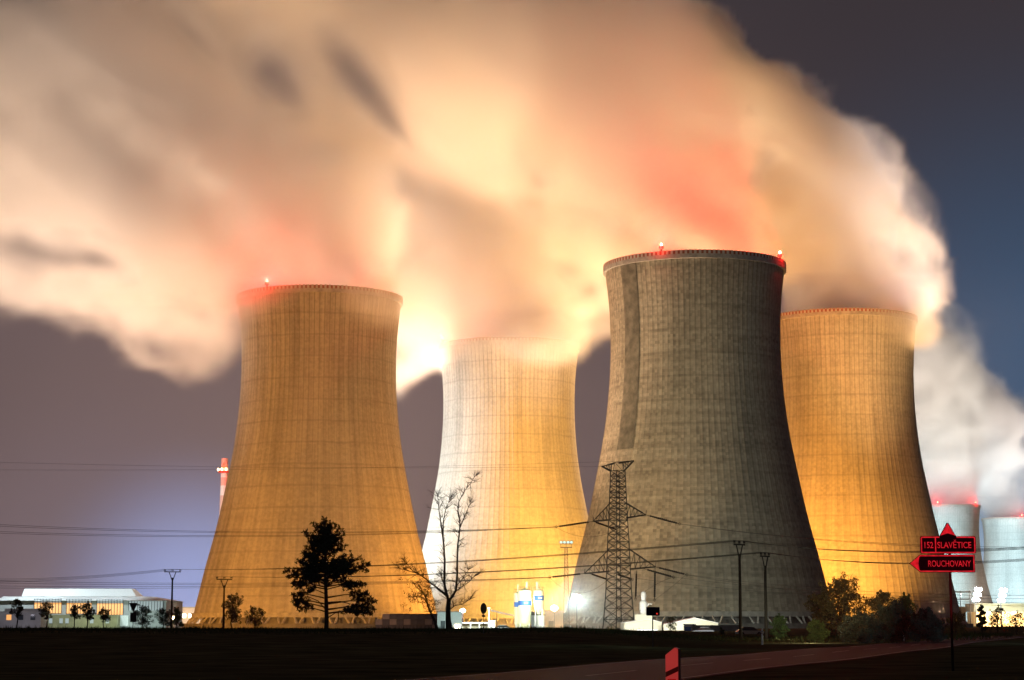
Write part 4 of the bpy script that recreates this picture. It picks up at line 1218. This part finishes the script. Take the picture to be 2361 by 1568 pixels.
def vnoise(x, y, z, seed):
    t = np.random.RandomState(seed).rand(32, 32, 32).astype(np.float32)
    i = np.floor(x).astype(np.int32); j = np.floor(y).astype(np.int32); k = np.floor(z).astype(np.int32)
    fx, fy, fz = x - i, y - j, z - k
    fx, fy, fz = [f * f * (3 - 2 * f) for f in (fx, fy, fz)]
    i &= 31; j &= 31; k &= 31; i1, j1, k1 = (i + 1) & 31, (j + 1) & 31, (k + 1) & 31
    a = t[i, j, k] * (1 - fx) + t[i1, j, k] * fx
    b = t[i, j1, k] * (1 - fx) + t[i1, j1, k] * fx
    c = t[i, j, k1] * (1 - fx) + t[i1, j, k1] * fx
    d = t[i, j1, k1] * (1 - fx) + t[i1, j1, k1] * fx
    return (a * (1 - fy) + b * fy) * (1 - fz) + (c * (1 - fy) + d * fy) * fz


def fbm(x, y, z, scale, seed, octv=3, stretch=(1, 1, 1)):
    v = np.zeros_like(x); amp = 1; tot = 0
    for o in range(octv):
        s = 2 ** o / scale
        v += amp * vnoise(x * s / stretch[0] + 7.3 * o, y * s / stretch[1] + 3.1 * o, z * s / stretch[2] + 5.7 * o, seed + o)
        tot += amp; amp *= .5
    return v / tot * 2 - 1


def catmull(pts, n):
    pts = [np.array(p, float) for p in pts]
    q = [2 * pts[0] - pts[1]] + pts + [2 * pts[-1] - pts[-2]]
    r = []
    for i in range(1, len(q) - 2):
        for k in range(n):
            t = k / n
            r.append(.5 * (2 * q[i] + (q[i + 1] - q[i - 1]) * t + (2 * q[i - 1] - 5 * q[i] + 4 * q[i + 1] - q[i + 2]) * t * t + (3 * q[i] - q[i - 1] - 3 * q[i + 1] + q[i + 2]) * t ** 3))
    r.append(pts[-1]); return np.array(r)


def swept(path, X, Y, Z, n=6):
    """distance to the skin of a tube of changing radius; path rows are (u, v, depth, radius in metres)"""
    p = catmull([(*P(u, v, d), r) for u, v, d, r in path], n)
    best = np.full(X.shape, 1e9, np.float32)
    for x, y, z, r in p:
        np.minimum(best, np.sqrt((X - x) ** 2 + (Y - y) ** 2 + (Z - z) ** 2) - np.float32(r), out=best)
    return best


def gaps(X, Y, Z, items):
    """holes torn in the cloud: long ellipsoids (u, v, depth, half widths in metres, tilt in the picture's plane, strength)"""
    k = np.ones_like(X)
    for u, v, d, (ra, rb), tilt, st in items:
        c = P(u, v, d); fw = (c - Vector((0, 0, EYE))).normalized()
        e1 = fw.cross(Vector((0, 0, 1))).normalized(); e2 = e1.cross(fw)
        ct, stt = math.cos(R(tilt)), math.sin(R(tilt))
        a = e1 * ct - e2 * stt; b = e1 * stt + e2 * ct
        dx, dy, dz = X - c.x + 13 * W1 + 9 * W2, Y - c.y, Z - c.z + 13 * W3 - 9 * W2
        qa = (dx * a.x + dy * a.y + dz * a.z) / ra; qb = (dx * b.x + dy * b.y + dz * b.z) / rb
        qc = (dx * fw.x + dy * fw.y + dz * fw.z) / 190
        k *= 1 - st * np.exp(-(qa * qa + qb * qb) ** 1.4 - qc ** 4)
    return k


ix = [math.floor((v) / 1) for v in (0,)]
W1 = fbm(GX, GY, GZ, 70, 11, 3, (1.5, 1, .9))          # large billows
W2 = fbm(GX, GY, GZ, 24, 31, 3, (1.3, 1, 1))           # small curls
W3 = fbm(GX, GY, GZ, 60, 51, 3, (1.9, 1, .8))          # inner clumps
W4 = fbm(GX, GY, GZ, 8.5, 61, 2)                       # frayed edge
W5 = fbm(-.8 * GX + .6 * GZ, GY, .6 * GX + .8 * GZ, 15, 71, 3, (4.5, 1.6, 1))   # streaks drawn out along the wind


def steam_material(name, dens):
    m = bpy.data.materials.new(name); m.use_nodes = True; t = m.node_tree; t.nodes.clear()
    o = t.nodes.new('ShaderNodeOutputMaterial'); p = t.nodes.new('ShaderNodeVolumePrincipled'); t.links.new(p.outputs[0], o.inputs['Volume'])
    p.inputs['Color'].default_value = (.985, .985, .985, 1); p.inputs['Density'].default_value = dens
    p.inputs['Anisotropy'].default_value = .15
    return m


M_steam = steam_material('steam', 1.0)


NV = []


def volume_object(name, dens, lo, vox, material, label, cat, group):
    """a cloud object whose density grid is filled from the array DENS"""
    n = dens.shape
    me = bpy.data.meshes.new(name + '_grid'); me.vertices.add(int(np.prod(n)))
    at = me.attributes.new('density', 'FLOAT', 'POINT'); at.data.foreach_set('value', np.ascontiguousarray(dens, np.float32).ravel())
    src = bpy.data.objects.new(name + '_grid', me)
    o = bpy.data.objects.new(name, bpy.data.volumes.new(name)); COL.objects.link(o)
    ng = bpy.data.node_groups.new(name, 'GeometryNodeTree'); Nn, Ll = ng.nodes, ng.links
    ng.interface.new_socket('Geometry', in_out='INPUT', socket_type='NodeSocketGeometry')
    ng.interface.new_socket('Geometry', in_out='OUTPUT', socket_type='NodeSocketGeometry')
    go = Nn.new('NodeGroupOutput')
    vc = Nn.new('GeometryNodeVolumeCube'); hi = [lo[i] + vox * (n[i] - 1) for i in range(3)]
    vc.inputs['Min'].default_value = tuple(lo); vc.inputs['Max'].default_value = tuple(hi)
    for i, k in enumerate('XYZ'): vc.inputs['Resolution ' + k].default_value = n[i]
    pos = Nn.new('GeometryNodeInputPosition')
    s1 = Nn.new('ShaderNodeVectorMath'); s1.operation = 'SUBTRACT'; s1.inputs[1].default_value = tuple(lo); Ll.new(pos.outputs[0], s1.inputs[0])
    s2 = Nn.new('ShaderNodeVectorMath'); s2.operation = 'SCALE'; s2.inputs['Scale'].default_value = 1 / vox; Ll.new(s1.outputs[0], s2.inputs[0])
    sx = Nn.new('ShaderNodeSeparateXYZ'); Ll.new(s2.outputs[0], sx.inputs[0]); f = []
    for i in range(3):
        q = Nn.new('FunctionNodeFloatToInt'); q.rounding_mode = 'ROUND'; Ll.new(sx.outputs[i], q.inputs[0]); f.append(q.outputs[0])

    def im(op, a, b):
        q = Nn.new('FunctionNodeIntegerMath'); q.operation = op; Ll.new(a, q.inputs[0])
        if isinstance(b, int): q.inputs[1].default_value = b
        else: Ll.new(b, q.inputs[1])
        return q.outputs[0]
    idx = im('ADD', im('MULTIPLY', im('ADD', im('MULTIPLY', f[0], n[1]), f[1]), n[2]), f[2])
    na = Nn.new('GeometryNodeInputNamedAttribute'); na.data_type = 'FLOAT'; na.inputs[0].default_value = 'density'
    oi = Nn.new('GeometryNodeObjectInfo'); oi.inputs['Object'].default_value = src
    si = Nn.new('GeometryNodeSampleIndex'); si.data_type = 'FLOAT'
    Ll.new(oi.outputs['Geometry'], si.inputs[0]); Ll.new(na.outputs[0], si.inputs['Value']); Ll.new(idx, si.inputs['Index'])
    Ll.new(si.outputs[0], vc.inputs['Density'])
    sm = Nn.new('GeometryNodeSetMaterial'); sm.inputs['Material'].default_value = material
    Ll.new(vc.outputs[0], sm.inputs[0]); Ll.new(sm.outputs[0], go.inputs[0])
    o.modifiers.new('grid', 'NODES').node_group = ng
    o.data.materials.append(material)
    NV.append(1); k = len(NV); o.location = (.53 * k % 1.9, .37 * k % 1.7, .29 * k % 1.3)   # no two clouds share a face
    tag(o, label, cat, group, 'stuff')
    return o


def plume(label, paths, sigma, edge, big, small, holes=(), clear=()):
    """paths: list of (rows, billow gain)"""
    sd = None
    for rows in paths:
        q = swept(rows, GX, GY, GZ); sd = q if sd is None else np.minimum(sd, q)
    near = np.full(GX.shape, 1e9, np.float32)
    for u, Y in TOWERS: np.minimum(near, np.hypot(GX - (u - 1180.5) / FPX * (Y * CP + 120 * SP), GY - Y), out=near)
    grow = np.maximum(np.clip((GZ - 123) / 20, .25, 1), np.clip((near - 24) / 22, 0, 1))
    sd = sd + big * W1 * grow + 5 * W5 * grow + small * W2 * grow + small * .55 * W4 * grow
    t = np.clip(-sd / edge, 0, 1)
    d = sigma * t * t * (3 - 2 * t) * np.clip(.85 + 1.1 * W3 + .8 * W2 + .8 * W4 + 1.15 * W5, .05, 3.0)
    if holes: d *= gaps(GX, GY, GZ, holes)
    ok = d > sigma * .01
    idx = [np.where(ok.any(axis=tuple(a for a in range(3) if a != i)))[0] for i in range(3)]
    sl = tuple(slice(max(i[0] - 1, 0), i[-1] + 2) for i in idx)
    lo = [float(GAX[i][sl[i].start]) for i in range(3)]
    return volume_object('steam_plume', d[sl], lo, VOX, M_steam, label, 'steam', 'steam plumes')


TOWERS = [(737.5, 763), (1173.5, 898), (1601, 693), (1935, 818)]
SIG = .036
HOLES = [(590, 160, 790, (28, 19), 55, 1.0), (640, 215, 790, (12, 6), 50, .7), (375, 45, 790, (24, 7), 38, .93), (460, 115, 790, (15, 5), 42, .55),
         (765, 150, 800, (25, 13), 44, .98), (865, 250, 800, (26, 10), 50, .93), (935, 330, 805, (12, 4), 52, .6), (60, 552, 735, (30, 5.5), 6, .95), (210, 575, 740, (14, 4), 25, .6),
         (520, 20, 790, (9, 5), 40, .55), (1300, 610, 830, (9, 7), 20, .75), (1340, 700, 830, (8, 7), 0, .75), (1650, 420, 760, (16, 6), 35, .35)]
plume('steam drifting left from the tower behind the pine, low ragged underside',
      [[(737, 722, 763, 29.5), (732, 655, 762, 30.5), (690, 570, 757, 36), (590, 500, 750, 44), (420, 470, 742, 47), (200, 440, 735, 44), (-100, 400, 728, 44), (-400, 360, 722, 48)],
       [(560, 700, 752, 17), (450, 740, 748, 17), (300, 700, 744, 15), (120, 640, 740, 13), (-100, 600, 738, 14)],
       [(830, 680, 733, 11), (875, 686, 737, 13), (912, 686, 746, 10)], [(800, 590, 765, 15), (855, 510, 772, 19)], [(560, 770, 752, 9), (480, 815, 750, 7)],
       [(690, 420, 770, 40), (450, 250, 775, 45), (150, 120, 780, 55), (-200, 60, 785, 60)]],
      SIG * 1.1, 8, 13, 11, HOLES)
plume('steam rolling left from the brightest tower and spilling over its rim',
      [[(1173, 835, 898, 25), (1170, 770, 897, 30), (1110, 690, 893, 40), (1010, 590, 886, 50), (880, 470, 880, 56), (700, 350, 872, 60), (450, 230, 865, 66), (150, 120, 858, 72)],
       [(1140, 775, 864, 9), (1210, 792, 864, 12), (1270, 790, 872, 13), (1315, 745, 880, 13), (1265, 700, 885, 16)],
       [(1180, 640, 890, 26), (1300, 550, 880, 27), (1420, 480, 855, 28)], [(1330, 640, 868, 10), (1385, 730, 850, 8)],
       [(1010, 760, 895, 20), (960, 815, 893, 14), (915, 850, 892, 10)], [(850, 760, 885, 20), (780, 700, 880, 25)]],
      SIG * 1.2, 7, 12, 9, HOLES)
plume('steam rising from the grey tower, tinted red by its warning lamps',
      [[(1601, 628, 693, 29.5), (1593, 552, 692, 30.5), (1530, 440, 690, 38), (1430, 310, 690, 50), (1290, 170, 690, 58), (1080, 60, 690, 62), (800, -60, 690, 64), (500, -160, 690, 66)]],
      SIG * .9, 14, 12, 8, HOLES)
plume('steam billowing up from the rear orange tower with a crisp curled edge',
      [[(1935, 765, 818, 24), (1965, 705, 815, 30), (2015, 635, 812, 31.5), (1950, 545, 808, 35), (1825, 445, 802, 41), (1660, 345, 796, 46), (1440, 235, 788, 50), (1180, 120, 780, 56), (850, 20, 772, 60)],
       [(2035, 712, 793, 13), (2085, 730, 796, 15.5), (2118, 752, 799, 13)], [(2095, 640, 809, 15), (2110, 675, 806, 16)], [(1340, 60, 785, 40), (1320, -40, 782, 42)]],
      SIG * 2.0, 3.8, 8, 10, HOLES)

# steam of the two far towers, a coarser grid of its own
FV = 5.0
FLO = np.array([380., 2030., 105.]); FHI = np.array([680., 2470., 400.])
FN = np.ceil((FHI - FLO) / FV).astype(int) + 1
GAX = [FLO[i] + FV * np.arange(FN[i]) for i in range(3)]
GX, GY, GZ = [a.astype(np.float32) for a in np.meshgrid(*GAX, indexing='ij')]
W1 = fbm(GX, GY, GZ, 110, 71, 3); W2 = fbm(GX, GY, GZ, 34, 81, 3); W3 = fbm(GX, GY, GZ, 120, 91, 3); W4 = fbm(GX, GY, GZ, 16, 95, 2); W5 = W2
TOWERS = [(2190, 2125), (2326, 2380)]
VOX = FV
plume('pale steam from the small far towers, climbing behind the orange tower',
      [[(2190, 1215, 2125, 27), (2188, 1140, 2123, 34), (2170, 1040, 2118, 48), (2130, 930, 2112, 60), (2090, 840, 2106, 66)],
       [(2326, 1225, 2380, 25), (2310, 1140, 2372, 34), (2285, 1060, 2360, 48), (2235, 970, 2345, 58), (2160, 880, 2330, 60)]],
      .04, 14, 26, 24)

# thin scattering clouds added to make halos round the yard lamps
def lamp_halo(label, lo, hi, vox, dens, cx, rad):
    n = [int((hi[i] - lo[i]) / vox) + 1 for i in range(3)]
    x, y, z = [q.astype(np.float32) for q in np.meshgrid(*[lo[i] + vox * np.arange(n[i]) for i in range(3)], indexing='ij')]
    q = sum(((v - c_) / r_) ** 2 for v, c_, r_ in zip((x, y, z), cx, rad))
    d = dens * np.exp(-q * 1.6) * (.75 + .5 * fbm(x, y, z, 18, 5, 2)) * (q < 2.2)
    volume_object('lamp_halo', d, lo, vox, M_steam, label, 'lamp_halo', 'lamp halos')


lamp_halo('added halo round the white floodlight and the pump house', [-12., 560., 0.], [46., 672., 24.], 3, .0075, (16, 612, 6), (24, 48, 13))
lamp_halo('added bright veil round the far masts beyond the road sign', [280., 1385., 0.], [640., 1985., 120.], 10, .0008, (440, 1680, 18), (160, 300, 62))

# ------------------------------------------------------------------ damp night air round the plant
b = MB(); b.box((0, 1280, 67), (1700, 2720, 142))
m = bpy.data.materials.new('haze'); m.use_nodes = True; t = m.node_tree; t.nodes.clear()
o_ = t.nodes.new('ShaderNodeOutputMaterial'); pv = t.nodes.new('ShaderNodeVolumePrincipled'); t.links.new(pv.outputs[0], o_.inputs['Volume'])
pv.inputs['Color'].default_value = (.9, .93, .97, 1); pv.inputs['Density'].default_value = .00006
tag(b.build('haze', m), kind='stuff')
